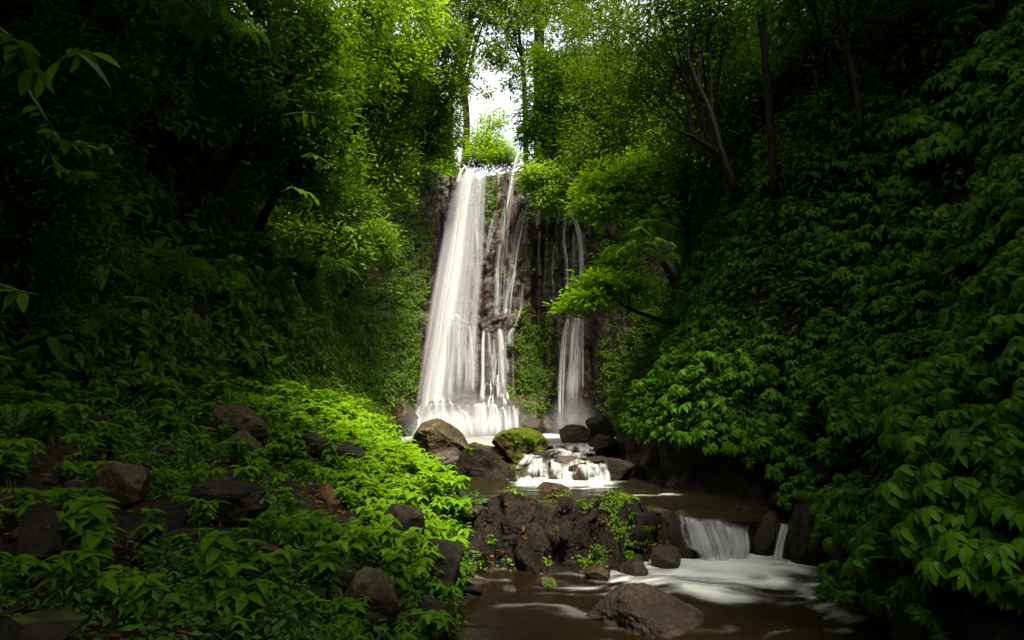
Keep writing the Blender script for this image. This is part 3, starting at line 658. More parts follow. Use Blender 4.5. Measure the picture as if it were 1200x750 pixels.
def ground_hit(px, py, y0=2.4, y1=19.0):
    Y = np.arange(y0, y1, .02); X = (px - 600) / FPX * Y; Z = CAM_Z + (HOR - py) / FPX * Y
    h = H(X, Y); i = np.argmax(Z < h); return float(Y[i]) if (Z < h).any() else float(y1)
def rock(px0, px1, py0, py1, Y, label, mat=None, seed=1, cut=9, dep=.8, prof=None, rz=0.0, sub=5, rough=.05, tilt=(0, 0), sink=.1, cat='rock', name='boulder'):
    if Y is None: Y = ground_hit((px0 + px1) / 2, py1)
    a = P(px0, py1, Y); b = P(px1, py0, Y); w = b[0] - a[0]; h = b[2] - a[2]
    V, F = ico(sub); r = np.random.RandomState(seed)
    for k in range(cut + 6):
        n = r.normal(size=3); n /= np.linalg.norm(n); d = r.uniform(.50, .86)
        s = V @ n; over = s > d; V[over] -= (s[over] - d)[:, None] * n * .96
    V += V * (fbm(V * 1.6 + seed, 3, seed)[:, None] * .08 + fbm(V * 6 + seed, 4, seed + 3)[:, None] * rough)
    d1, d2, iv = cells(V * 3.5 + seed, seed); V += V * ((iv - .5) * rough * .9)[:, None]
    V = V @ np.array(Matrix.Rotation(tilt[0], 3, 'Y').transposed()) @ np.array(Matrix.Rotation(tilt[1], 3, 'X').transposed())
    mn, mx = V.min(0), V.max(0); V = (V - (mn + mx) / 2) / (mx - mn)
    if prof: V[:, 2] = np.where(V[:, 2] > -.5, (V[:, 2] + .5) * np.interp(V[:, 0] * 2, [q_[0] for q_ in prof], [q_[1] for q_ in prof]) - .5, -.5)
    V *= np.array([w, w * dep, h * (1 + sink)]); V[:, 2] += -V[:, 2].min() - h * sink
    c, s = math.cos(rz), math.sin(rz); 
    o = mesh_obj(name, V, F, mat or M_dark, smooth=False)
    for p_ in o.data.polygons: p_.use_smooth = True
    o.location = ((a[0] + b[0]) / 2, Y, a[2])
    return tag(o, label, cat)

rock(676, 856, 681, 742, 5.55, "wet brown boulder rising from the near pool, with a ridged top", M_gloss, 14, 14, .75, sub=6, rough=.09, sink=.6, prof=[(-1, .55), (-.65, .85), (-.4, 1.0), (-.1, .93), (.3, .75), (.7, .62), (1, .5)])
rock(478, 553, 489, 536, 14.0, "large grey-brown boulder with an undercut, in front of the waterfall foot", M_rock, 23, 9, .8, sub=6, prof=[(-1, .6), (-.6, .95), (-.1, 1), (.3, .88), (.7, .72), (1, .4)])
rock(528, 599, 517, 577, 12.3, "dark wedge-shaped boulder below the undercut grey boulder", M_dark, 31, 9, .8, sub=6)
mossy = rock(576, 643, 501, 543, 13.6, "rounded boulder covered in yellow-green moss and small plants", M_mossy, 45, 5, .8, sub=6)
rock(500, 548, 525, 545, 13.0, "flat dark slab lying between the two big boulders", M_wet, 52, 9, .9)
rock(592, 625, 549, 575, 11.0, "squared dark rock at the left end of the rapid", M_dark, 61, 10, .9)
rock(618, 646, 529, 549, 12.5, "low mossy rock beside the upper rapid", M_dark, 64, 7, .8)
rock(648, 680, 534, 560, 11.6, "brown wet rock parting the rapid in two", M_wet, 66, 9, .8)
rock(665, 690, 541, 567, 11.1, "red-brown rock in the middle of the rapid", M_wet, 68, 9, .8)
rock(641, 660, 548, 565, 11.2, "small brown rock at the left of the rapid's parting rocks", M_wet, 70, 8, .8)
rock(608, 622, 552, 564, 10.9, "small round black stone in the white water", M_wet, 72, 4, .8, sub=4)
rock(674, 716, 534, 552, 12.2, "dark rock behind the right part of the rapid", M_dark, 74, 8, .8)
rock(704, 745, 536, 572, 11.2, "brown rock at the right end of the rapid", M_dark, 76, 8, .9)
rock(622, 672, 565, 580, 9.9, "flat black rock breaking the water below the rapid", M_wet, 78, 9, .8)
rock(655, 692, 497, 520, 15.5, "round wet rock under the right-hand fall with water sliding over it", M_wet, 80, 6, .8)
rock(686, 722, 487, 518, 15.8, "dark rock standing beside the foot of the right-hand fall", M_dark, 82, 8, .8)
rock(690, 725, 508, 532, 14.0, "low dark rock on the right shore of the stream", M_dark, 84, 8, .8)
rock(880, 915, 597, 662, 7.95, "tall dark rock between the two cascades", M_dark, 86, 9, .8, sub=6)
rock(926, 1012, 590, 690, 7.6, "broad black rock on the right side of the near pool", M_dark, 88, 9, .8, sub=6)
rock(995, 1070, 650, 760, 5.9, "dark rock under the umbrella-leaved shrubs at the pool's edge", M_dark, 90, 9, .8, sub=6)
rock(786, 812, 598, 622, 8.0, "small wet stone at the left lip of the cascade", M_wet, 92, 6, .8)
rock(610, 640, 488, 515, 17.0, "dark rock at the right end of the waterfall foot", M_wet, 93, 8, .8)
rock(455, 490, 470, 505, 17.5, "black wet rocks at the left edge of the waterfall foot", M_wet, 94, 9, .8)
# on the left bank
rock(250, 312, 473, 512, None, "upper of two grey boulders among the plants on the left bank", M_rock, 101, 9, .8, sub=6)
rock(262, 308, 503, 540, None, "pale lower boulder just under the upper grey one on the left bank", M_rock, 103, 9, .8)
rock(338, 392, 507, 540, None, "brown boulder half covered by plants below the cliff", M_dark, 105, 8, .8)
rock(390, 432, 517, 545, None, "low brown boulder beside the bright green plants", M_dark, 107, 8, .8)
rock(228, 312, 560, 612, None, "dark flat-topped rock beside the dry litter patch", M_dark, 109, 9, .9, sub=6)
rock(112, 172, 538, 592, None, "grey boulder with a dark underside near the left edge", M_rock, 111, 9, .8, sub=6)
rock(20, 82, 588, 660, None, "dark boulder at the left edge next to the dead brown leaf", M_dark, 113, 9, .8, sub=6)
rock(182, 270, 622, 652, None, "flat stone step in the middle of the left bank", M_dark, 115, 9, 1.0, sub=6)
rock(-20, 100, 722, 765, None, "broad flat slab across the bottom left corner", M_dark, 117, 9, .7, sub=6)
rock(448, 500, 590, 650, None, "dark rock below the bright plants above the near pool", M_dark, 119, 9, .8)
rock(486, 545, 628, 690, None, "dark stone block at the left shore of the near pool", M_dark, 121, 9, .8)
rock(400, 470, 668, 730, None, "grey-brown stone under the leaves beside the rotten log", M_rock, 123, 9, .8)
rock(478, 530, 700, 752, None, "small dark shore stone at the bottom of the left bank", M_dark, 125, 9, .8)
for k in range(20):
    px = rnd.uniform(0, 440); py = rnd.uniform(520, 745); r_ = rnd.uniform(5, 17) * (py / 600.0) ** 2
    rock(px - r_, px + r_, py - r_ * .9, py + r_ * .4, None, "small dark stone half buried in the soil of the left bank", M_dark if k % 3 else M_rock, 400 + k, 9, .9, sub=4, name='stone', cat='stone')["group"] = "small stones on the left bank"
for k, (x, y, Y, s) in enumerate(((560, 690, 6.5, 14), (596, 694, 6.5, 9), (640, 686, 6.7, 12), (700, 676, 6.9, 13), (742, 668, 7.1, 14), (780, 655, 7.4, 16), (735, 596, 8.4, 10), (770, 606, 8.1, 13))):
    rock(x - s * 1.2, x + s * 1.2, y - s, y + s * .8, Y, "dark wet stone bedded in the brown earth ledge", M_wet, 200 + k, 9, .9, sub=4)["group"] = "stones bedded in the ledge"
for k in range(22):
    px = rnd.uniform(548, 792); py = rnd.uniform(592, 692); r_ = rnd.uniform(3, 7) if k % 5 else rnd.uniform(8, 12)
    rock(px - r_, px + r_, py - r_ * .8, py + r_ * .5, None, "small wet brown stone stuck in the face of the earth ledge", (M_wet, M_dark, M_gloss)[k % 3], 600 + k, 9, .9, sub=4, rough=.09, name='stone', cat='stone')["group"] = "small stones in the face of the ledge"
#@@PLANTS
# ------------------------------------------------------------------ plants
UP = np.array([0, 0, 1.0])
def nettle(seed, ns=4, hgt=.38, L0=.15, leafw=.52):
    """several stems, each with pairs of ovate leaves and a rosette on top"""
    r = np.random.RandomState(seed); st = []; T = []; D = []; S = []
    for k in range(ns):
        a = r.rand() * 6.28; lean = r.uniform(.1, .6); h = hgt * r.uniform(.6, 1.1)
        tip = np.array([math.cos(a) * lean * h, math.sin(a) * lean * h, h])
        path = spline([(math.cos(a) * .03, math.sin(a) * .03, -.06), tip * np.array([.35, .35, .55]), tip], 6)
        st.append(tube(path, np.linspace(.006, .003, 6), 4, False))
        nn = 5
        for j in range(1, nn + 1):
            q = path[min(5, int(round(1 + j * .8)))]; b = a + j * 1.57 + r.uniform(-.3, .3)
            cnt = 2 if j < nn else 5
            for i in range(cnt):
                bb = b + i * 6.28 / cnt + r.uniform(-.25, .25); T.append(q)
                D.append([math.cos(bb), math.sin(bb), r.uniform(-.25, .35)]); S.append(L0 * r.uniform(.65, 1.15) * (.75 + .07 * j))
    T, D, S = np.array(T), np.array(D), np.array(S)
    Vl, Fl = leaf_big(leafw, .38, .09)
    up = np.tile(UP, (len(T), 1)) + r.normal(size=(len(T), 3)) * .22
    lv = replicate(Vl, Fl, frames(D, up), T, S, r.rand(len(T)))
    return merge(st), lv

def umbrella(seed, nl=46, rad=.58, hgt=.9, L0=.150):
    """arching stems that each end in a parasol of drooping leaflets"""
    r = np.random.RandomState(seed); st = []; T = []; D = []; S = []; U = []; tn = []
    for k in range(nl):
        a = r.rand() * 6.28; q = math.sqrt(r.rand()) * rad; z = hgt * (1 - .75 * (q / rad) ** 2) * r.uniform(.55, 1.05)
        tip = np.array([math.cos(a) * q, math.sin(a) * q, z])
        st.append(tube(spline([(tip[0] * .1, tip[1] * .1, -.1), tip * np.array([.5, .5, .75]) , tip], 5), np.linspace(.009, .004, 5), 4, False))
        out = np.array([math.cos(a), math.sin(a), 0]) * (.25 + .5 * q / rad) + UP + r.normal(size=3) * .12; out /= np.linalg.norm(out)
        e1 = np.cross(out, [.3, .9, .1]); e1 /= np.linalg.norm(e1); e2 = np.cross(out, e1)
        n = r.randint(6, 9); ph = r.rand() * 6.28; sz = L0 * r.uniform(.75, 1.2); t0 = r.rand()
        for i in range(n):
            b = ph + i * 6.28 / n + r.uniform(-.12, .12); d = math.cos(b) * e1 + math.sin(b) * e2
            T.append(tip + d * .012); D.append(d - out * .32); U.append(out); S.append(sz * r.uniform(.8, 1.1)); tn.append(t0 * .7 + .3 * r.rand())
    Vl, Fl = leaf_big(.46, .50, .05, .5)
    lv = replicate(Vl, Fl, frames(np.array(D), np.array(U)), np.array(T), np.array(S), np.array(tn))
    return merge(st), lv

def fern(seed, nf=9, L0=.6, spread=1.0):
    r = np.random.RandomState(seed); st = []; T = []; D = []; S = []; U = []
    for k in range(nf):
        a = k * 6.28 / nf + r.uniform(-.3, .3); L = L0 * r.uniform(.7, 1.1); ri = r.uniform(.35, .7) * L
        d2 = np.array([math.cos(a), math.sin(a), 0]); sd_ = np.array([-math.sin(a), math.cos(a), 0])
        pts = spline([(0, 0, 0), d2 * L * .35 + UP * ri, d2 * L * .75 * spread + UP * ri * .95, d2 * L * spread + UP * ri * .45], 22)
        st.append(tube(pts, np.linspace(.006, .002, 22), 3, False))
        tg = np.gradient(pts, axis=0)
        for i in range(2, 22):
            w = math.sin(min(1, (i + 1) / 22.0 * 1.25) * math.pi * .82 + .25) * .26 * L
            for s_ in (-1, 1):
                T.append(pts[i]); D.append(sd_ * s_ + tg[i] / np.linalg.norm(tg[i]) * .45 - UP * .15); S.append(max(.02, w) * r.uniform(.85, 1.1)); U.append(UP + d2 * .2)
    Vl, Fl = leaf_small(.20, .12)
    return merge(st), replicate(Vl, Fl, frames(np.array(D), np.array(U)), np.array(T), np.array(S), r.rand(len(T)))

def vine_leaves(seed, n=50, r0=.3):
    pass

def protos(kind, name, mats, build, seeds):
    out = []
    for s in seeds:
        (sv, sf, _), (lv, lf, lt) = build(s)
        me = mesh_obj(name + "_stem", sv, sf, mats[0]); ml = mesh_obj(name + "_leaves", lv, lf, mats[1], attrs={'tint': lt})
        a, b = me.data, ml.data; bpy.data.objects.remove(me); bpy.data.objects.remove(ml); out.append((a, b))
    return out

def plant(name, data, loc, sc_, rz, tilt, label, cat, group):
    e_ = empty(name, loc, label, cat, group, rz); e_.scale = (sc_,) * 3
    e_.rotation_euler = (tilt[0], tilt[1], rz)
    for nm, d in (("stem", data[0]), ("leaves", data[1])):
        o = bpy.data.objects.new(nm, d); C.objects.link(o); o.parent = e_
    return e_

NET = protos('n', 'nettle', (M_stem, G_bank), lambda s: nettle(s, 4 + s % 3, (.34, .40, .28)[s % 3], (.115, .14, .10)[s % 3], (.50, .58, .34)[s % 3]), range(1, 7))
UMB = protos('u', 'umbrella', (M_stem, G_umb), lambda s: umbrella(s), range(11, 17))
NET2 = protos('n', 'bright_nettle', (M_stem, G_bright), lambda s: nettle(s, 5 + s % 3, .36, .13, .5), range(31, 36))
FERN = protos('f', 'fern', (M_stem, G_fern), lambda s: fern(s), range(21, 25))

def gz(x, y): return float(H(np.array([x]), np.array([y]))[0])
def proj(p): return 600 + FPX * p[0] / p[1], HOR - FPX * (p[2] - CAM_Z) / p[1]

# bright plants on the left bank: dense on the mound by the stream, thinner towards the cliff
placed = []
def bank_density(px, py):
    d = 0.13
    d += 1.3 * math.exp(-((px - 480) / 80) ** 2 - ((py - 555) / 80) ** 2)
    d += .6 * math.exp(-((px - 350) / 80) ** 2 - ((py - 650) / 60) ** 2)
    d += .45 * math.exp(-((px - 120) / 160) ** 2 - ((py - 720) / 35) ** 2)
    d += 1.1 * math.exp(-((px - 415) / 60) ** 2 - ((py - 470) / 35) ** 2)
    for (x, y, rx, ry, k) in ((370, 555, 50, 18, .95), (270, 590, 50, 35, .95), (150, 690, 60, 16, .6), (60, 590, 40, 40, .4), (230, 640, 50, 18, .9), (145, 570, 30, 25, .7), (290, 505, 50, 35, .9)):
        d *= 1 - k * math.exp(-((px - x) / rx) ** 2 - ((py - y) / ry) ** 2)
    return d
tries = 0; cnt = 0
nb = [0, 0]
while sum(nb) < 385 and tries < 60000:
    tries += 1
    Y = rnd.uniform(3.0, 14.0); X = rnd.uniform(-5.2, -.35)
    if X > XL(Y) - .08: continue
    z = gz(X, Y); px, py = proj((X, Y, z + .25))
    if px < -30 or py > 800 or py < 430: continue
    if px > np.interp(py, [440, 470, 500, 530, 560, 590, 620, 700], [455, 463, 472, 492, 535, 552, 552, 530]): continue
    if rnd.random() > bank_density(px, py): continue
    mind = .17 + .012 * max(0, Y - 6)
    if any((X - a) ** 2 + (Y - b) ** 2 < mind ** 2 for a, b in placed): continue
    br = (px > 425 + rnd.uniform(-30, 30) and py < 650) or (px > 370 + rnd.uniform(-30, 30) and py < 510)
    if nb[br] >= (185, 200)[br]: continue
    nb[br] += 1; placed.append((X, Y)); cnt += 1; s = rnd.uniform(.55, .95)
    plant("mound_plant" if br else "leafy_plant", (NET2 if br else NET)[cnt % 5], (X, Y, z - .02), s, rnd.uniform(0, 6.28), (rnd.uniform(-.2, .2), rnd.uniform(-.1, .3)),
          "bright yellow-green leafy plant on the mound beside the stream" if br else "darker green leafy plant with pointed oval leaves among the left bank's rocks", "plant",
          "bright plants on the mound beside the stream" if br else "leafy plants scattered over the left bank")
# umbrella-leaved shrubs on the right slope
placed = []; cnt = 0; tries = 0
while cnt < 283 and tries < 30000:
    tries += 1
    Y = rnd.uniform(4.2, 13.5); dx = rnd.random() ** 1.2 * 3.2; X = float(XR(Y)) + .22 + dx
    z = gz(X, Y); px, py = proj((X, Y, z + .5))
    if px > 1290 or px < 700 or py < -60 or py > 830: continue
    if Y < 7.5 and dx < .25 and Y > 5.2 and rnd.random() < .7: continue
    if 10 < Y and dx > 2.4: continue
    if math.exp(-((px - 905) / 42) ** 2 - ((py - 345) / 50) ** 2) > .45: continue
    if math.exp(-((px - 960) / 50) ** 2 - ((py - 480) / 60) ** 2) > .7: continue
    if vnoise(np.array([X * .9, Y * .9, z * .9]), 431) < -.28: continue
    m_ = .30
    if any((X - a) ** 2 + (Y - b) ** 2 + (z - c) ** 2 < m_ ** 2 for a, b, c in placed): continue
    placed.append((X, Y, z)); cnt += 1
    s = rnd.uniform(.62, .9) if Y < 7 else rnd.uniform(.5, .82)
    s *= 1 + .35 * float(vnoise(np.array([X * .7, Y * .7, z * .7 + 4]), 433))
    plant("umbrella_leaf_shrub", UMB[cnt % 6], (X, Y, z - .08), s, rnd.uniform(0, 6.28), (rnd.uniform(-.15, .15), rnd.uniform(-.55, -.15)),
          "dark green shrub with drooping umbrella-shaped leaf clusters on the right slope", "shrub", "umbrella-leaved shrubs on the right slope")
for x_, y_, s in ((955, 700, .5), (1000, 715, .6), (1045, 690, .7), (1090, 735, .6), (1150, 730, .7), (1195, 705, .7), (1060, 660, .7), (1120, 690, .6), (935, 592, .5), (965, 600, .6), (1000, 610, .65), (985, 640, .5)):
    Y = ground_hit(x_, y_, 3.2); p_ = P(x_, y_, Y)
    plant("umbrella_leaf_shrub", UMB[x_ % 6], p_, s, rnd.uniform(0, 6.28), (rnd.uniform(-.15, .15), rnd.uniform(-.55, -.15)),
          "dark green shrub with drooping umbrella-shaped leaf clusters on the right slope", "shrub", "umbrella-leaved shrubs on the right slope")
for k, (px, py, Y, s) in enumerate(((245, 20, 7.0, 1.3), (262, 40, 7.4, 1.0), (215, 320, 8.5, .8), (185, 330, 8.3, .8), (262, 335, 8.8, .8), (150, 375, 7.6, .7), (20, 500, 5.6, .8), (45, 530, 5.8, .7), (270, 700, 4.4, .7), (330, 690, 4.6, .6),
                                    (745, 300, 12.0, 1.2), (760, 285, 12.4, 1.1), (770, 310, 11.8, 1.0), (500, 590, 7.8, .6), (300, 720, 4.0, .6), (390, 320, 13.0, .9), (340, 300, 11.5, .9))):
    p_ = P(px, py, Y)
    plant("fern", FERN[k % 4], p_, s, rnd.uniform(0, 6.28), (rnd.uniform(-.2, .2), .5 if px < 600 else -.5), "arching feathery fern growing from the gorge side", "fern", "ferns on the gorge sides")

# ------------------------------------------------------------------ undergrowth covering the walls (uncountable)
def clump_tpl(seed, n=16, r0=.20, L=.10, w=.36, big=False):
    r = np.random.RandomState(seed)
    d = r.normal(size=(n, 3)); d[:, 2] = np.abs(d[:, 2]) * .8; d /= np.linalg.norm(d, axis=1)[:, None]
    T = d * r.uniform(.3, 1, (n, 1)) * r0; D = d * np.array([1, 1, .25]) + r.normal(size=(n, 3)) * .35; D[:, 2] -= .25
    Vl, Fl = leaf_big(w, .3, .06) if big else leaf_small(w, .12)
    U = np.tile(UP, (n, 1)) + r.normal(size=(n, 3)) * .35 + d * .3
    return replicate(Vl, Fl, frames(D, U), T, L * r.uniform(.6, 1.3, n), r.rand(n))

def scatter(pts, nrm, tpl_list, s0, s1):
    """spread the clump templates over points, their z axis leaning along the surface normal"""
    out = []
    k = R.randint(len(tpl_list), size=len(pts))
    for i, t in enumerate(tpl_list):
        m = k == i
        if not m.any(): continue
        n = int(m.sum()); up = nrm[m] * .7 + UP[None] * .6 + R.normal(size=(n, 3)) * .15; up /= np.linalg.norm(up, axis=1)[:, None]
        d = rand_dirs(n); M = frames(np.cross(up, d), up)
        out.append(rep_cluster(t[0], t[1], t[2], M, pts[m], R.uniform(s0, s1, n)))
    return merge(out)

def sample_terrain(n, x0, x1, y0, y1, cond):
    """area-weighted random points on the terrain sheet"""
    k = n * 14; X = R.uniform(x0, x1, k); Y = R.uniform(y0, y1, k)
    Z = H(X, Y); e_ = .06; zx = (H(X + e_, Y) - Z) / e_; zy = (H(X, Y + e_) - Z) / e_
    zx = np.clip(zx, -6, 6); zy = np.clip(zy, -6, 6)
    w = np.sqrt(1 + zx ** 2 + zy ** 2); keep = R.rand(k) < w / 6.0
    N_ = np.stack([-zx, -zy, np.ones(k)], 1) / w[:, None]
    px = 600 + FPX * X / Y; py = HOR - FPX * (Z - CAM_Z) / Y
    keep &= cond(X, Y, Z, px, py, w)
    pts = np.stack([X, Y, Z], 1)[keep][:n]; return pts, N_[keep][:n]

T_wild = [clump_tpl(s, 18, .22, .13, .38) for s in range(300, 305)]
T_fine = [clump_tpl(s, 20, .18, .07, .42) for s in range(310, 315)]
T_big = [clump_tpl(s, 9, .25, .22, .42, True) for s in range(320, 325)]
T_tiny = [clump_tpl(s, 12, .07, .035, .6) for s in range(330, 334)]

def in_view(px, py): return (px > -80) & (px < 1290) & (py > -120) & (py < 850)
def cond_left(X, Y, Z, px, py, w): return in_view(px, py) & (X < XC(Y) + .35) & (X > -13)
pts, nr = sample_terrain(5200, -13, -3, 3.5, 20, cond_left)
pts += nr * R.uniform(0, .35, (len(pts), 1))
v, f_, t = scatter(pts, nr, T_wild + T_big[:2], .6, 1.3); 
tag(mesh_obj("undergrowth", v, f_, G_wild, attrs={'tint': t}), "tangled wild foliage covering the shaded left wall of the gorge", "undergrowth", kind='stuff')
def cond_left_far(X, Y, Z, px, py, w): return in_view(px, py) & (X < XC(Y) + .5) & (Y > 13.0)
pts, nr = sample_terrain(3000, -9, -3, 13, 20, cond_left_far)
pts += nr * R.uniform(0, .3, (len(pts), 1)) + np.array([0, -.1, 0])
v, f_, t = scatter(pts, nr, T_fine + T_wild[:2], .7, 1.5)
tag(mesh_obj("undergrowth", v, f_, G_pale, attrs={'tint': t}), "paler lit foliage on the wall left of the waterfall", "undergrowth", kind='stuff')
def cond_bank(X, Y, Z, px, py, w): return in_view(px, py) & (X < XL(Y) - .05) & (X > XC(Y) - .2) & (Y < 15) & (fbm(np.stack([X * 1.1, Y * 1.1, 0 * X], -1), 3, 401) > -.2)
pts, nr = sample_terrain(7000, -5.6, -.3, 2.6, 15, cond_bank)
v, f_, t = scatter(pts, nr, T_fine + T_tiny, .45, 1.1)
tag(mesh_obj("ground_cover", v, f_, G_fern, attrs={'tint': t}), "low creeping green ground cover between the rocks of the left bank", "ground cover", kind='stuff')
def cond_right(X, Y, Z, px, py, w): return in_view(px, py) & (X > XR(Y) + .3) & (X < 14) & ((Y > 9.5) | (R.rand(len(X)) < .3))
pts, nr = sample_terrain(6500, 2.2, 14, 4.0, 20, cond_right)
pts += nr * R.uniform(-.05, .35, (len(pts), 1))
v, f_, t = scatter(pts, nr, T_wild + T_fine[:2], .6, 1.4)
tag(mesh_obj("undergrowth", v, f_, G_dark, attrs={'tint': t}), "dense dark foliage covering the right wall of the gorge", "undergrowth", kind='stuff')

def cond_top(X, Y, Z, px, py, w): return in_view(px, py) & (Z > 8.3) & (np.abs(px - 579) > 30 + (py - 150) * -.2)
pts, nr = sample_terrain(5200, -10, 10, 19.6, 27, cond_top)
pts += np.array([0, 0, 1.0]) * R.uniform(0, .9, (len(pts), 1))
v, f_, t = scatter(pts, nr, T_wild + T_fine[:2], 1.0, 2.0)
tag(mesh_obj("undergrowth", v, f_, G_wild, attrs={'tint': t}), "leafy undergrowth on top of the cliff either side of the sky gap", "undergrowth", kind='stuff')

def cliff_points(n, cond, off=.02):
    k = n * 12; X = R.uniform(-4.4, 4.4, k); Z = R.uniform(.9, 9.2, k); keep = cond(X, Z)
    X, Z = X[keep][:n], Z[keep][:n]; Y = CY(X, np.minimum(Z, 9.0)) - off
    return np.stack([X, Y, Z], 1), np.tile(np.array([0, -1., .2]), (len(X), 1))
def moss_mask(X, Z):
    px = 600 + FPX * X / 19.2; py = HOR - FPX * (Z - CAM_Z) / 19.2
    n = fbm(np.stack([X * 1.5, Z * 1.0, 0 * X], -1), 4, 411)
    def blob(cx, cy, rx, ry): return np.exp(-((px - cx) / rx) ** 2 - ((py - cy) / ry) ** 2)
    d = 1.3 * blob(625, 435, 22, 50) + .6 * blob(645, 330, 6, 70) + .9 * blob(574, 225, 7, 35) + .8 * blob(620, 300, 7, 60) + .8 * blob(608, 280, 5, 45)
    d += 1.5 * (px < 512 - (py - 200) * .08) + 1.0 * (px > 700) + .6 * blob(615, 370, 5, 10) + .5 * blob(587, 270, 4, 60)
    return R.rand(len(X)) < np.clip(d * (.55 + 1.6 * n), 0, 1)
pts, nr = cliff_points(5200, moss_mask)
v, f_, t = scatter(pts, nr, T_tiny, .8, 2.2)
tag(mesh_obj("cliff_moss", v, f_, G_moss, attrs={'tint': t}), "bright moss and small ferns clinging to the wet cliff", "moss", kind='stuff')
def plant_mask(X, Z):
    px = 600 + FPX * X / 19.2; py = HOR - FPX * (Z - CAM_Z) / 19.2
    def blob(cx, cy, rx, ry): return np.exp(-((px - cx) / rx) ** 2 - ((py - cy) / ry) ** 2)
    d = .9 * blob(620, 440, 17, 40) + .9 * blob(645, 400, 6, 40) + .7 * blob(614, 365, 6, 8) + .6 * blob(574, 228, 6, 20) + .5 * blob(645, 300, 5, 40) + .7 * (px < 500 - (py - 200) * .05) * (py > 330) + .8 * (px > 705)
    return R.rand(len(X)) < d * .9
pts, nr = cliff_points(1150, plant_mask, .06)
v, f_, t = scatter(pts, nr, T_fine, .35, .85)
tag(mesh_obj("cliff_plants", v, f_, G_hang, attrs={'tint': t}), "small bright leafy plants growing in columns down the wet cliff", "cliff plants", kind='stuff')
def cond_ledge(X, Y, Z, px, py, w): return (Z > .05) & (px > 540) & (px < 800) & (py > 575) & (py < 700) & (Y < 9.2) & (fbm(np.stack([X * 2.2, Y * 2.2, Z * 2], -1), 3, 421) > .04)
pts, nr = sample_terrain(1800, -.7, 2.1, 6.3, 9.0, cond_ledge)
v, f_, t = scatter(pts, nr, T_tiny, .7, 1.5)
tag(mesh_obj("ledge_moss", v, f_, G_moss, attrs={'tint': t}), "sparse mossy sprigs on the brown earth ledge", "moss", kind='stuff')
Vm = np.array([v_.co[:] for v_ in mossy.data.vertices]); Nm = np.array([v_.normal[:] for v_ in mossy.data.vertices])
ok = (Nm[:, 2] > .1) & (fbm(Vm * 3.5, 3, 451) > -.15) & (R.rand(len(Vm)) < .14); pv = Vm[ok] + np.array(mossy.location)
v, f_, t = scatter(pv, Nm[ok], T_tiny, .25, .8); fz = mesh_obj("moss", v - np.array(mossy.location), f_, G_moss, mossy, attrs={'tint': t})
# leaf litter
def cond_lit(X, Y, Z, px, py, w): return in_view(px, py) & (X < XL(Y) - .1) & (X > XC(Y)) & (Y < 12) | ((Z > .1) & (px > 540) & (px < 790) & (py > 575) & (Y < 9) & (py < 700) & (R.rand(len(X)) < .4))
pts, nr = sample_terrain(9500, -5.2, 2.0, 2.8, 12, cond_lit)
Vl, Fl = leaf_small(.45, .1); n = len(pts)
q = replicate(Vl, Fl, frames(rand_dirs(n) * np.array([1, 1, .15]), nr + R.normal(size=(n, 3)) * .2), pts + nr * .015, R.uniform(.025, .075, n))
tag(mesh_obj("fallen_leaves", q[0], q[1], G_dry, attrs={'tint': q[2]}), "dry orange-brown leaf litter lying on the left bank", "leaf litter", kind='stuff')
pts, nr = sample_terrain(520, -5.2, 2.0, 2.8, 10, cond_lit); tw = []
for p_, n_ in zip(pts, nr):
    d = rand_dirs(1)[0]; d -= n_ * d.dot(n_); L0 = R.uniform(.05, .22); q0 = p_ + n_ * .012 - d * L0 / 2
    tw.append(tube([q0, p_ + n_ * .03 + R.normal(size=3) * .01, q0 + d * L0], [.004, .0035, .002], 4, False))
v, f_, _ = merge(tw); tag(mesh_obj("twigs", v, f_, M_wood), "small broken twigs lying on the soil among the leaf litter", "twigs", kind='stuff')
# sprigs growing on rocks and ledge
for k, (px, py, Y, s, lab) in enumerate(((605, 522, 13.2, .62, "bright tuft of leaves on the left of the mossy boulder"), (622, 520, 13.1, .7, "bright tuft of leaves crowning the mossy boulder"), (632, 533, 12.9, .5, "small leafy tuft at the mossy boulder's right foot"),
        (550, 533, 11.7, .45, "small sprig on top of the dark wedge boulder"), (640, 600, 8.0, .35, "sprig growing at the top of the earth ledge"), (668, 612, 7.8, .32, "sprig beside the driftwood on the ledge"),
        (575, 640, 7.1, .36, "leafy sprig low on the left part of the ledge"), (700, 650, 7.2, .34, "leafy sprig low on the right part of the ledge"), (760, 625, 7.6, .36, "leafy sprig left of the cascade's lip"), (612, 600, 8.0, .34, "leafy sprig by the rim behind the driftwood"),
        (642, 690, 6.5, .42, "leafy sprig at the foot of the ledge by the pool"), (740, 612, 7.6, .40, "sprig on the right part of the ledge"), (590, 612, 7.9, .40, "sprig on the left part of the ledge"), (640, 625, 7.5, .3, "tiny sprig in the middle of the ledge"),
        (665, 580, 8.9, .28, "tiny sprig on the rim of the upper pool"), (1050, 735, 4.8, .55, "pale sprig at the water's edge under the right-hand shrubs"))):
    plant("leafy_sprig", NET[k % 6], P(px, py + 6 * s, Y), s, rnd.uniform(0, 6.28), (0, 0), lab, "plant", None)
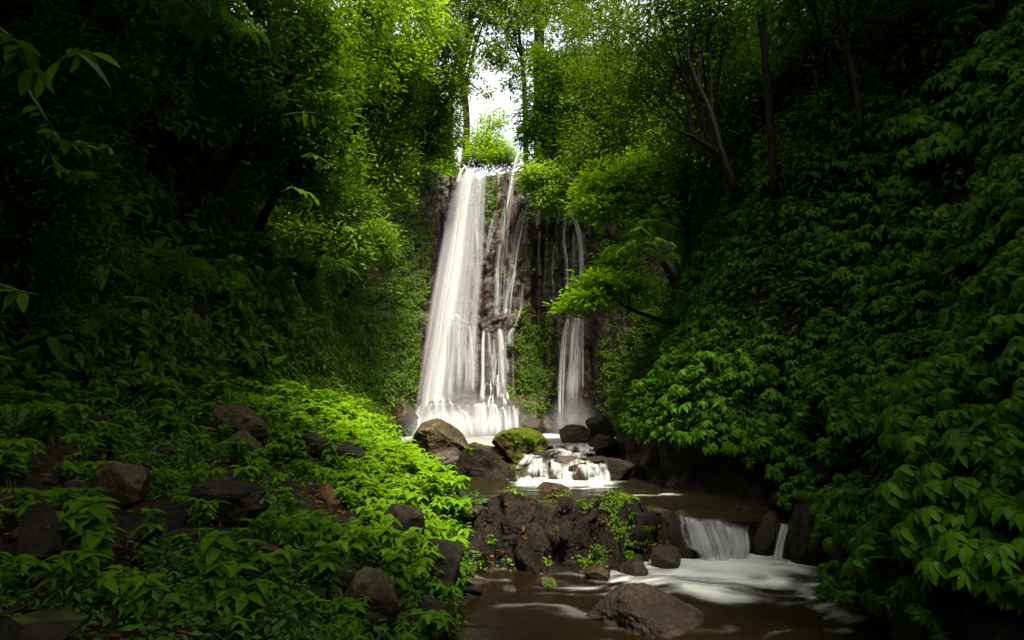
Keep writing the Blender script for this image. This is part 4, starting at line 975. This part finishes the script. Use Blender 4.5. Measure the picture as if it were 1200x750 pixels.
#@@TREES
# ------------------------------------------------------------------ trees
def tree(name, label, trunk, rads, blobs, mat, barkm=None, n_leaf=4000, L=.13, w=.4, limbs=8, tpl='fine', group=None, cat='tree', flat=.7, clr=.34):
    """trunk: world points; blobs: (centre, radii) ellipsoids of foliage built from clumps"""
    trunk = np.asarray(trunk, float); root = empty(name, trunk[0], label, cat, group)
    tp = spline(trunk, 14); rr = np.interp(np.linspace(0, 1, 14), np.linspace(0, 1, len(rads)), rads)
    tubes = [tube(tp, rr, 9, True, .25, len(label))]
    vol = np.array([np.prod(b[1]) ** .66 for b in blobs]); vol = vol / vol.sum(); per = 18
    allc = []
    for b, v_ in zip(blobs, vol):
        n = max(3, int(1.7 * n_leaf * v_ / per)); c = np.array(b[0], float); rd = np.array(b[1], float)
        d = rand_dirs(n) * (R.rand(n, 1) ** .42); keep = vnoise(c + d * rd * 1.3 + 5, 77) > -.35; d = d[keep]
        pc = c + d * rd; allc.append(pc)
        for _ in range(max(1, int(limbs * v_ + .5))):
            if len(pc) == 0: break
            q = pc[R.randint(len(pc))]; i = R.randint(5, 14); s = tp[i]
            mid_ = (s + q) / 2 + np.array([0, 0, .12 * np.linalg.norm(q - s)]) + R.normal(size=3) * .08
            tubes.append(tube(spline([s, mid_, q], 7), np.linspace(rr[i] * .5, .008, 7), 5, False))
    pc = np.concatenate(allc); n = len(pc)
    tl = {'fine': [clump_tpl(500 + s, per, clr, L, w) for s in range(4)], 'big': [clump_tpl(520 + s, per, clr, L, w, True) for s in range(3)]}[tpl]
    up = np.tile(UP, (n, 1)) + R.normal(size=(n, 3)) * .35
    M = frames(np.cross(up, rand_dirs(n)), up); out = []
    ki = R.randint(len(tl), size=n)
    for i, t_ in enumerate(tl):
        m = ki == i
        if m.any():
            Mm = M[m].copy(); tv = t_[0] * np.array([1, 1, flat]); out.append(rep_cluster(tv, t_[1], t_[2], Mm, pc[m], R.uniform(.7, 1.3, m.sum())))
    v, f2, t2 = merge(out); a_, b_, _ = merge(tubes)
    under(mesh_obj("trunk", a_, b_, barkm or M_bark, None, True), root)
    under(mesh_obj("crown", v, f2, mat, None, attrs={'tint': t2}), root)
    return root

def B(px, py, Y, rx, ry, rz): return (P(px, py, Y), (rx, ry, rz))
# bright crown right of the falls
tree("small_tree", "bright green small tree leaning from the right wall beside the waterfall", [P(790, 330, 13.4), P(765, 290, 13.5), P(735, 250, 13.5), P(715, 225, 13.5)], [.07, .05, .03, .02],
     [B(728, 222, 13.6, .95, .6, .42), B(700, 245, 13.4, .5, .4, .20), B(755, 250, 13.6, .6, .5, .35), B(745, 205, 13.8, .5, .4, .25)], G_bright, n_leaf=8000, L=.14, w=.44, flat=.6)
tree("small_tree", "low bright branch reaching over the right-hand fall", [P(790, 380, 13.0), P(745, 365, 13.0), P(715, 350, 13.0), P(690, 345, 13.0)], [.05, .04, .02, .012],
     [B(708, 335, 13.2, .65, .45, .22), B(690, 352, 13.0, .38, .35, .14), B(740, 345, 13.2, .5, .4, .30), B(668, 362, 13.0, .25, .2, .08), B(725, 305, 13.3, .5, .4, .25)], G_bright, n_leaf=5200, L=.13, w=.42, flat=.5)
tree("hanging_shrub", "leafy shrub hanging over the top right of the cliff face", [P(645, 190, 19.6), P(640, 205, 19.3), P(638, 225, 19.0)], [.05, .04, .03],
     [B(634, 210, 18.8, .55, .40, .40), B(650, 222, 18.7, .50, .35, .50), B(641, 245, 18.7, .38, .28, .45), B(622, 215, 18.9, .28, .25, .35), B(655, 250, 18.7, .22, .2, .3)], G_hang, n_leaf=4600, L=.12, w=.42, cat='shrub', flat=1.0)
# small bright bush on the lip of the falls
tree("lip_bush", "lime green bush growing on the lip of the waterfall", [P(575, 196, 20.2), P(572, 180, 20.3), P(570, 160, 20.4)], [.04, .03, .02],
     [B(558, 182, 20.3, .30, .4, .30), B(576, 186, 20.2, .45, .4, .18), B(592, 182, 20.2, .35, .4, .28), B(566, 164, 20.5, .22, .3, .40), B(583, 168, 20.5, .20, .3, .30), B(572, 176, 20.5, .5, .4, .25), B(566, 190, 20.3, .35, .3, .12), B(582, 192, 20.2, .45, .3, .12), B(598, 190, 20.2, .3, .3, .15)], G_lime, n_leaf=4600, L=.10, cat='bush', limbs=5)
tree("lip_bush", "yellow-green bush behind the lip bush, against the sky gap", [P(568, 190, 22.0), P(570, 160, 22.0), P(575, 140, 22)], [.04, .03, .02],
     [B(575, 150, 22.0, .6, .5, .5)], G_lime, n_leaf=700, L=.13, cat='bush', limbs=4)
# forest above the right of the falls
tree("forest_tree", "green leafy tree standing right of the sky gap above the cliff", [P(650, 195, 20.6), P(648, 140, 20.8), P(640, 90, 21.0)], [.14, .10, .05],
     [B(617, 155, 20.9, .35, .4, .6), B(621, 178, 20.6, .2, .3, .3), B(640, 120, 21.0, .95, .9, .8), B(625, 150, 20.9, .7, .7, .6), B(665, 90, 21.3, 1.1, .9, .8), B(660, 160, 20.8, 1.0, .7, .7), B(640, 75, 21.3, .6, .6, .4)], G_wild, n_leaf=7000, L=.15)
tree("forest_tree", "yellowish green tree on the slope above the small bright tree", [P(720, 290, 17.0), P(702, 170, 17.2), P(700, 130, 17.4)], [.12, .09, .05],
     [B(705, 165, 17.3, 1.0, .8, .8), B(690, 190, 17.0, .7, .6, .5), B(715, 120, 17.5, 1.0, .8, .8), B(695, 90, 17.8, .8, .8, .7)], G_olive, n_leaf=7000, L=.12)
tree("forest_tree", "tall shaded tree with fine leaves arching over the right of the gorge", [P(862, 235, 10.8), P(850, 190, 10.9), P(820, 165, 11.0), P(788, 150, 11.1)], [.08, .07, .045, .025],
     [B(770, 60, 12.0, 1.3, .9, .9), B(730, 30, 12.5, 1.2, .9, .8), B(820, 40, 11.8, 1.1, .9, .9), B(745, 105, 12.3, .9, .8, .6), B(790, -20, 12, 1.6, 1, .6)], G_olive, n_leaf=10000, L=.085, w=.42, limbs=14)
tree("forest_tree", "forked dark tree in front of the fine-leaved crown", [P(862, 225, 10.4), P(848, 185, 10.4), P(832, 130, 10.5), P(812, 85, 10.6), P(800, 40, 10.7)], [.065, .05, .04, .035, .02],
     [B(840, 20, 10.8, .8, .7, .5), B(800, -30, 11, 1.0, .8, .5)], G_dark, n_leaf=3000, L=.09, limbs=5)
tree("forest_tree", "straight dark trunk rising through the right-hand forest", [P(908, 235, 10.0), P(902, 130, 10.0), P(896, 60, 10.0), P(888, -20, 10.0), P(880, -120, 10)], [.072, .066, .06, .055, .05],
     [B(900, -160, 10, 2.0, 1.5, 1.0)], G_dark, n_leaf=3500, L=.12, limbs=5)
tree("forest_tree", "slim leaning dark tree at the upper right", [P(1010, 160, 8.5), P(1000, 90, 8.6), P(985, 30, 8.7), P(970, -60, 8.8)], [.035, .032, .028, .022],
     [B(960, -40, 8.8, 1.0, .9, .5), B(1050, -60, 8.4, 1.0, .9, .5)], G_dark, n_leaf=3500, L=.11, limbs=6)
tree("forest_tree", "thin curving dark tree right of the straight trunk", [P(985, 110, 9.4), P(962, 60, 9.4), P(958, 25, 9.5), P(935, -20, 9.6)], [.03, .028, .025, .02],
     [B(940, 10, 10.2, 1.2, .6, .6)], G_wild, n_leaf=2500, L=.10, limbs=4)
k = 0
for (px, py, Y, r, m, lab) in ((800, 200, 14.5, 1.4, G_wild, "round green tree behind the forked trunk"), (860, 110, 13.0, 1.6, G_wild, "leafy tree filling the space left of the straight trunk"), (940, 90, 12.0, 1.7, G_wild, "leafy tree filling the space right of the straight trunk"),
                            (790, 90, 17.0, 2.0, G_olive, "broad tree behind the fine-leaved crown"), (1030, 60, 11, 1.8, G_dark, "dark tree at the top right of the gorge"), (1120, 40, 10, 1.9, G_dark, "dark spreading tree near the top right corner"),
                            (720, 20, 20, 2.2, G_tree, "tall hazy tree rising above the yellowish green tree"), (900, 0, 15, 2.4, G_dark, "tall crown closing the view behind the straight trunk"), (1010, 150, 10.4, 1.3, G_wild, "bushy tree on the upper right slope"),
                            (1190, 120, 8.8, 1.5, G_dark, "low dark tree on the right edge of the slope")):
    c = P(px, py, Y)
    tree("forest_tree", lab, [P(px + 12, py + 150, Y + .3), P(px + 6, py + 70, Y + .2), P(px, py, Y)], [.12, .10, .05],
         [(c, (r, r * .8, r * .8)), (c + np.array([.5 * r, 0, .45 * r]), (r * .7, r * .6, r * .6)), (c + np.array([-.55 * r, 0, -.4 * r]), (r * .7, r * .6, r * .55)), (c + np.array([.1 * r, .2, -.8 * r]), (r * .9, r * .7, r * .5))],
         m, n_leaf=int(6500), L=.13, limbs=10)
# left side
for (px, py, Y, r, m, lab, L) in ((505, 70, 17.5, 1.15, G_tree, "pale green tree on the left wall beside the sky gap", .13), (495, 150, 18.2, 1.0, G_tree, "shaded tree at the cliff top left of the waterfall lip", .13),
                            (460, 30, 15.0, 1.3, G_lime, "yellow-green tree leaning over the gorge from the left", .12), (440, 110, 15.5, 1.2, G_olive, "olive tree halfway up the left wall", .12),
                            (400, 40, 12.5, 1.3, G_wild, "bushy green tree at the upper left of the gorge", .13), (440, 200, 16.0, 1.1, G_pale, "pale-leaved bush tree low on the left wall", .12),
                            (330, 80, 10.5, 1.3, G_wild, "shaded leafy tree above the dark hollow", .13), (350, 180, 11.5, 1.1, G_wild, "leafy tree hanging in the middle of the left wall", .13), (230, 40, 9.0, 1.3, G_dark, "dark tree at the top of the left wall", .13),
                            (120, 30, 7.5, 1.2, G_dark, "dark leafy tree near the top left corner", .13), (20, 130, 6.2, .9, G_dark, "dark bush tree at the left edge", .10), (395, 265, 13.5, .9, G_pale, "glossy-leaved bush on the left wall above the bank", .12),
                            (40, 270, 6.4, .8, G_dark, "fine-leaved dark bush at the left edge below the bush tree", .07), (430, 300, 15.5, .8, G_pale, "small pale bush beside the mossy rock", .11)):
    c = P(px, py, Y)
    tree("gorge_tree", lab, [c + np.array([-.8 * r, .3, -1.2 * r]), c + np.array([-.4 * r, .2, -.5 * r]), c], [.09, .07, .03],
         [(c, (r, r * .8, r * .75)), (c + np.array([.35 * r, 0, .5 * r]), (r * .6, r * .6, r * .45)), (c + np.array([-.55 * r, 0, -.45 * r]), (r * .75, r * .6, r * .55)), (c + np.array([.3 * r, 0, -.7 * r]), (r * .6, r * .5, r * .4))],
         m, n_leaf=5600, L=L, limbs=9)
# tall trees behind the cliff, against the sky
tree("tall_tree", "tall dark-trunked tree at the left side of the sky gap", [P(543, 215, 23), P(547, 140, 23), P(542, 80, 23), P(552, 20, 23), P(560, -40, 23)], [.15, .13, .11, .09, .05],
     [B(532, 150, 21.5, .45, .4, .9), B(536, 172, 21.0, .22, .3, .5), B(528, 110, 22, .5, .5, .7), B(560, 30, 23, 1.1, .9, .7), B(585, 0, 23.5, 1.6, 1, .8), B(520, 10, 23, 1.3, 1, 1.0), B(575, 65, 23, .55, .5, .35), B(556, 84, 22.6, .35, .3, .3), B(590, 72, 23, .5, .4, .25), B(568, 112, 22.8, .30, .2, .08), B(535, 100, 23.3, .5, .5, .6), B(548, -30, 23, 2.0, 1.2, .7)], G_tree, n_leaf=7500, L=.17, limbs=14)
tree("tall_tree", "slim tree with an open crown in the middle of the sky gap", [P(617, 215, 26), P(615, 110, 26), P(611, 65, 26), P(606, 20, 26)], [.12, .10, .08, .04],
     [B(604, 30, 26, 1.1, .9, .7), B(590, 55, 26, .6, .5, .3), B(622, 60, 26, .6, .5, .3), B(610, 85, 26, .5, .4, .25), B(600, 100, 26, .35, .3, .3), B(606, 130, 26, .35, .3, .35), B(585, 75, 26, .5, .3, .2), B(620, 5, 26, 1.3, 1, .6)], G_tree, n_leaf=3600, L=.16, limbs=12)
tree("tall_tree", "thick-trunked tall tree right of the slim tree, half hidden", [P(632, 220, 28), P(632, 80, 28), P(631, 20, 28), P(630, -40, 28)], [.26, .24, .22, .15],
     [B(655, 10, 28, 1.4, 1, .9), B(680, 30, 28, 1.0, 1, .6), B(640, -30, 28, 2.4, 1.4, .9), B(690, -10, 28, 1.4, 1, .9)], G_tree, n_leaf=5500, L=.17, limbs=14)
tree("tall_tree", "distant tree whose crown meets the left one over the gap", [P(530, 220, 32), P(532, 80, 32), P(580, 0, 32)], [.16, .12, .08],
     [B(610, -35, 32, 2.6, 1.5, 1.0), B(560, -20, 32, 2, 1.5, 1.5)], G_tree, n_leaf=5500, L=.2, limbs=8)
# crowns over the camera and along both rims: out of frame, added to shade the near parts of the gorge
for (x, y, z, r, lab) in ((-5.5, 3, 9.5, 3.4, "dense crown above the near left bank"), (-1.0, -1.5, 9.0, 3.4, "dense crown above the photographer"), (6.5, 0.5, 10.5, 2.6, "dense crown above the near right slope"), (-2.3, 3.4, 9.5, 1.8, "small crown hanging over the left bank"), (4.7, 2.7, 9.6, 1.7, "small crown hanging over the near pool"), (7.5, 6.0, 11.0, 3.2, "wide crown on the right rim"),
                          (-8.0, 8.5, 11.0, 3.4, "wide crown on the left rim"), (-5.2, 5.5, 9.2, 2.4, "low crown leaning over the left bank"), (-5.0, 7.6, 10.3, 2.4, "crown leaning out over the left hollow"), (-6.2, 10.6, 12.2, 2.2, "high crown over the dark hollow of the left wall"), (7.5, 11, 12.5, 2.6, "high crown on the right rim farther in"), (-8.5, 14, 12.5, 2.8, "high crown on the left rim farther in")):
    c = np.array([x, y, z], float)
    tree("added_shade_crown", lab, [c + np.array([math.copysign(3.0, x), -.5, -5.5]), c + np.array([math.copysign(1.5, x), 0, -2]), c], [.3, .2, .1],
         [(c, (r, r, r * .42)), (c + np.array([.4 * r, .3 * r, .2 * r]), (r * .7, r * .7, r * .35))], G_dark, n_leaf=6800, L=.32, w=.55, limbs=10, clr=.6)
mist("mist", on_cliff(np.array(550.), np.array(500.), .9), (2.3, .9, 1.2), .75, "thin spray hanging at the foot of the waterfall")
mist("mist", on_cliff(np.array(672.), np.array(500.), .7), (1.0, .6, 1.1), .85, "thin spray hanging at the foot of the right-hand fall")
#@@SMALL
# ------------------------------------------------------------------ small things
def twig(name, label, pts, rads, mat, cat, sides=6, n=14, lump=.3):
    q = spline(pts, n); v, f3 = tube(q, np.interp(np.linspace(0, 1, n), np.linspace(0, 1, len(rads)), rads), sides, True, lump, len(label))
    o = mesh_obj(name, v, f3, mat, smooth=True); return tag(o, label, cat)
twig("rotten_log", "dark rotten log with a red-brown broken end slanting down the left bank", [P(378, 572, 6.6), P(395, 600, 6.2), P(430, 650, 5.6), P(490, 730, 5.0)], [.075, .085, .08, .06], M_wood, "log", 9, 18, .6)
twig("driftwood", "short pale brown piece of driftwood on the earth ledge", [P(628, 598, 7.6), P(617, 610, 7.4), P(613, 624, 7.3)], [.012, .028, .018], M_root, "driftwood", 6, 10, .9)
twig("driftwood", "thin broken stick below the driftwood piece on the ledge", [P(613, 628, 7.2), P(613, 636, 7.2)], [.014, .008], M_root, "stick", 5, 6)
twig("hanging_root", "longer of two straight red-brown roots hanging down the cliff", [on_cliff(np.array(593.), np.array(199.), .35), on_cliff(np.array(593.), np.array(250.), .4), on_cliff(np.array(592.), np.array(312.), .35)], [.025, .022, .018], M_root, "root", 5)
twig("hanging_root", "shorter left one of two straight red-brown roots hanging down the cliff", [on_cliff(np.array(582.), np.array(203.), .3), on_cliff(np.array(582.), np.array(250.), .35), on_cliff(np.array(581.), np.array(300.), .3)], [.018, .016, .012], M_root, "root", 5)
twig("hanging_root", "straight brown root hanging in front of the hanging shrub", [P(637, 196, 18.5), P(635, 215, 18.5), P(636, 240, 18.5)], [.02, .018, .012], M_root, "root", 5)
twig("dead_branch", "orange-brown dead branch lying diagonally on the wet cliff", [on_cliff(np.array(617.), np.array(275.), .1), on_cliff(np.array(611.), np.array(300.), .12), on_cliff(np.array(603.), np.array(318.), .12), on_cliff(np.array(597.), np.array(330.), .1)], [.02, .03, .03, .012], M_root, "branch", 5)
twig("dead_branch", "red twig tangle beside the right of the hanging shrub", [P(664, 240, 17.5), P(678, 228, 17.3), P(690, 210, 17.0)], [.02, .025, .015], M_root, "branch", 5)
twig("dead_branch", "thin red branch arching left of the small bright tree", [P(665, 225, 17.5), P(676, 236, 17.2), P(694, 232, 17)], [.015, .02, .01], M_root, "branch", 5)
for k, (x0, y0, x1, y1, Y, lab) in enumerate(((200, 60, 150, 35, 5, "thin vine crossing the dark upper left"), (60, 190, 20, 60, 4.2, "hanging vine stem near the left edge"), (960, 120, 920, -20, 9.0, "thin dark liana between the trunks on the right"), (1020, 150, 1035, 190, 8, "pale bent twig on the right slope"), (700, 190, 690, 90, 15, "thin straight liana beside the yellowish tree"))):
    twig("liana", lab, [P(x0, y0, Y), P((x0 + x1) / 2 + 8, (y0 + y1) / 2 + 6, Y), P(x1, y1, Y)], [.008, .008, .006], M_bark, "liana", 5)
for k, (pts, rad, lab) in enumerate((([(300, 640), (340, 655), (400, 690)], .022, "thin brown root crossing the lower left bank"), ([(20, 470), (60, 462), (100, 458)], .020, "pale fallen branch at the left edge under the dark wall"),
        ([(190, 655), (230, 668), (275, 662)], .018, "brown stick lying by the flat stone step"), ([(350, 560), (385, 552), (420, 558)], .020, "red-brown stick lying on the dry litter patch"), ([(180, 430), (190, 455), (200, 480)], .018, "reddish stem standing on the upper left bank"),
        ([(60, 610), (120, 640), (170, 650)], .022, "dark bent root beside the hanging dead leaf"))):
    q3 = []
    for (x, y) in pts:
        Yh = ground_hit(x, y); q3.append(P(x, y - 3, Yh - .03))
    twig("fallen_branch", lab, q3, [rad, rad * 1.1, rad * .5], M_wood, "branch", 6, 14, .6)
# close leafy sprays hanging in from the left
def spray(label, pts, n, L, mat, Y):
    q = spline([P(x, y, Y + rnd.uniform(-.15, .15)) for x, y in pts], 16); root = empty("leafy_branch", q[0], label, "branch")
    v, f3 = tube(q, np.linspace(.010, .003, 16), 5, False); under(mesh_obj("stem", v, f3, M_stem, None, True), root)
    T = q[R.randint(3, 16, n)]; d = rand_dirs(n); d[:, 2] = -np.abs(d[:, 2]) * .5
    Vl, Fl = leaf_big(.42, .3, .05, .5)
    w_ = replicate(Vl, Fl, frames(d, np.tile(UP, (n, 1)) + R.normal(size=(n, 3)) * .5), T, L * R.uniform(.6, 1.2, n))
    under(mesh_obj("leaves", w_[0], w_[1], mat, None, attrs={'tint': w_[2]}), root)
spray("spray of large glossy leaves in the top left corner", [(-20, 20), (20, 50), (45, 90)], 16, .17, G_wild, 3.6)
spray("pair of long hanging leaves right of the corner spray", [(60, 80), (85, 62), (105, 62)], 7, .22, G_wild, 3.8)
spray("leafy twig with small leaves below the corner spray", [(30, 100), (55, 140), (75, 165), (125, 170)], 18, .12, G_wild, 4.0)
spray("lowest leafy twig hanging at the left edge", [(40, 150), (60, 185), (80, 200), (115, 205)], 16, .12, G_wild, 4.1)
spray("bare twig with three long pale leaves at the left edge", [(-10, 330), (20, 340), (45, 345)], 6, .17, G_wild, 4.4)
spray("leafy spray standing out in the middle of the left wall", [(330, 225), (345, 220), (368, 232)], 12, .16, G_wild, 8.5)
spray("spray of pale leaves at the upper middle left", [(370, 110), (390, 108), (405, 115)], 12, .15, G_wild, 9.0)
spray("yellowing long leaf spray above the dark hollow", [(330, 135), (350, 132), (370, 132)], 6, .22, G_olive, 9.0)
spray("long yellow leaf hanging left of the waterfall trees", [(365, 180), (380, 188), (395, 200)], 5, .25, G_olive, 9.5)
# dead leaf hanging on the left bank
t_ = np.linspace(0, 1, 12)
root = empty("dead_leaf", P(78, 650, 4.9), "large crumpled dead brown leaf hanging beside the left bank boulder", "leaf")
sv = []
for i, u in enumerate(np.linspace(-1, 1, 9)):
    for t1 in t_:
        sv.append(P(80 + u * 22 * (1 - .55 * t1) * (.35 + t1 * 1.2 if t1 < .5 else 1) + 8 * math.sin(t1 * 4), 582 + t1 * 68, 4.9 - .10 * math.cos(u * 3.1) + .05 * math.sin(t1 * 7 + u * 4)))
M_dead = bark_mat("dead_leaf_brown", (.08, .025, .010), (.20, .075, .03))
o = mesh_obj("blade", np.array(sv), grid_faces(9, 12), M_dead, None, True); under(o, root)
v, f3 = tube([P(72, 575, 4.95), P(80, 588, 4.9), P(82, 640, 4.87)], [.008, .007, .003], 5, True); under(mesh_obj("midrib", v, f3, M_wood, None, True), root)
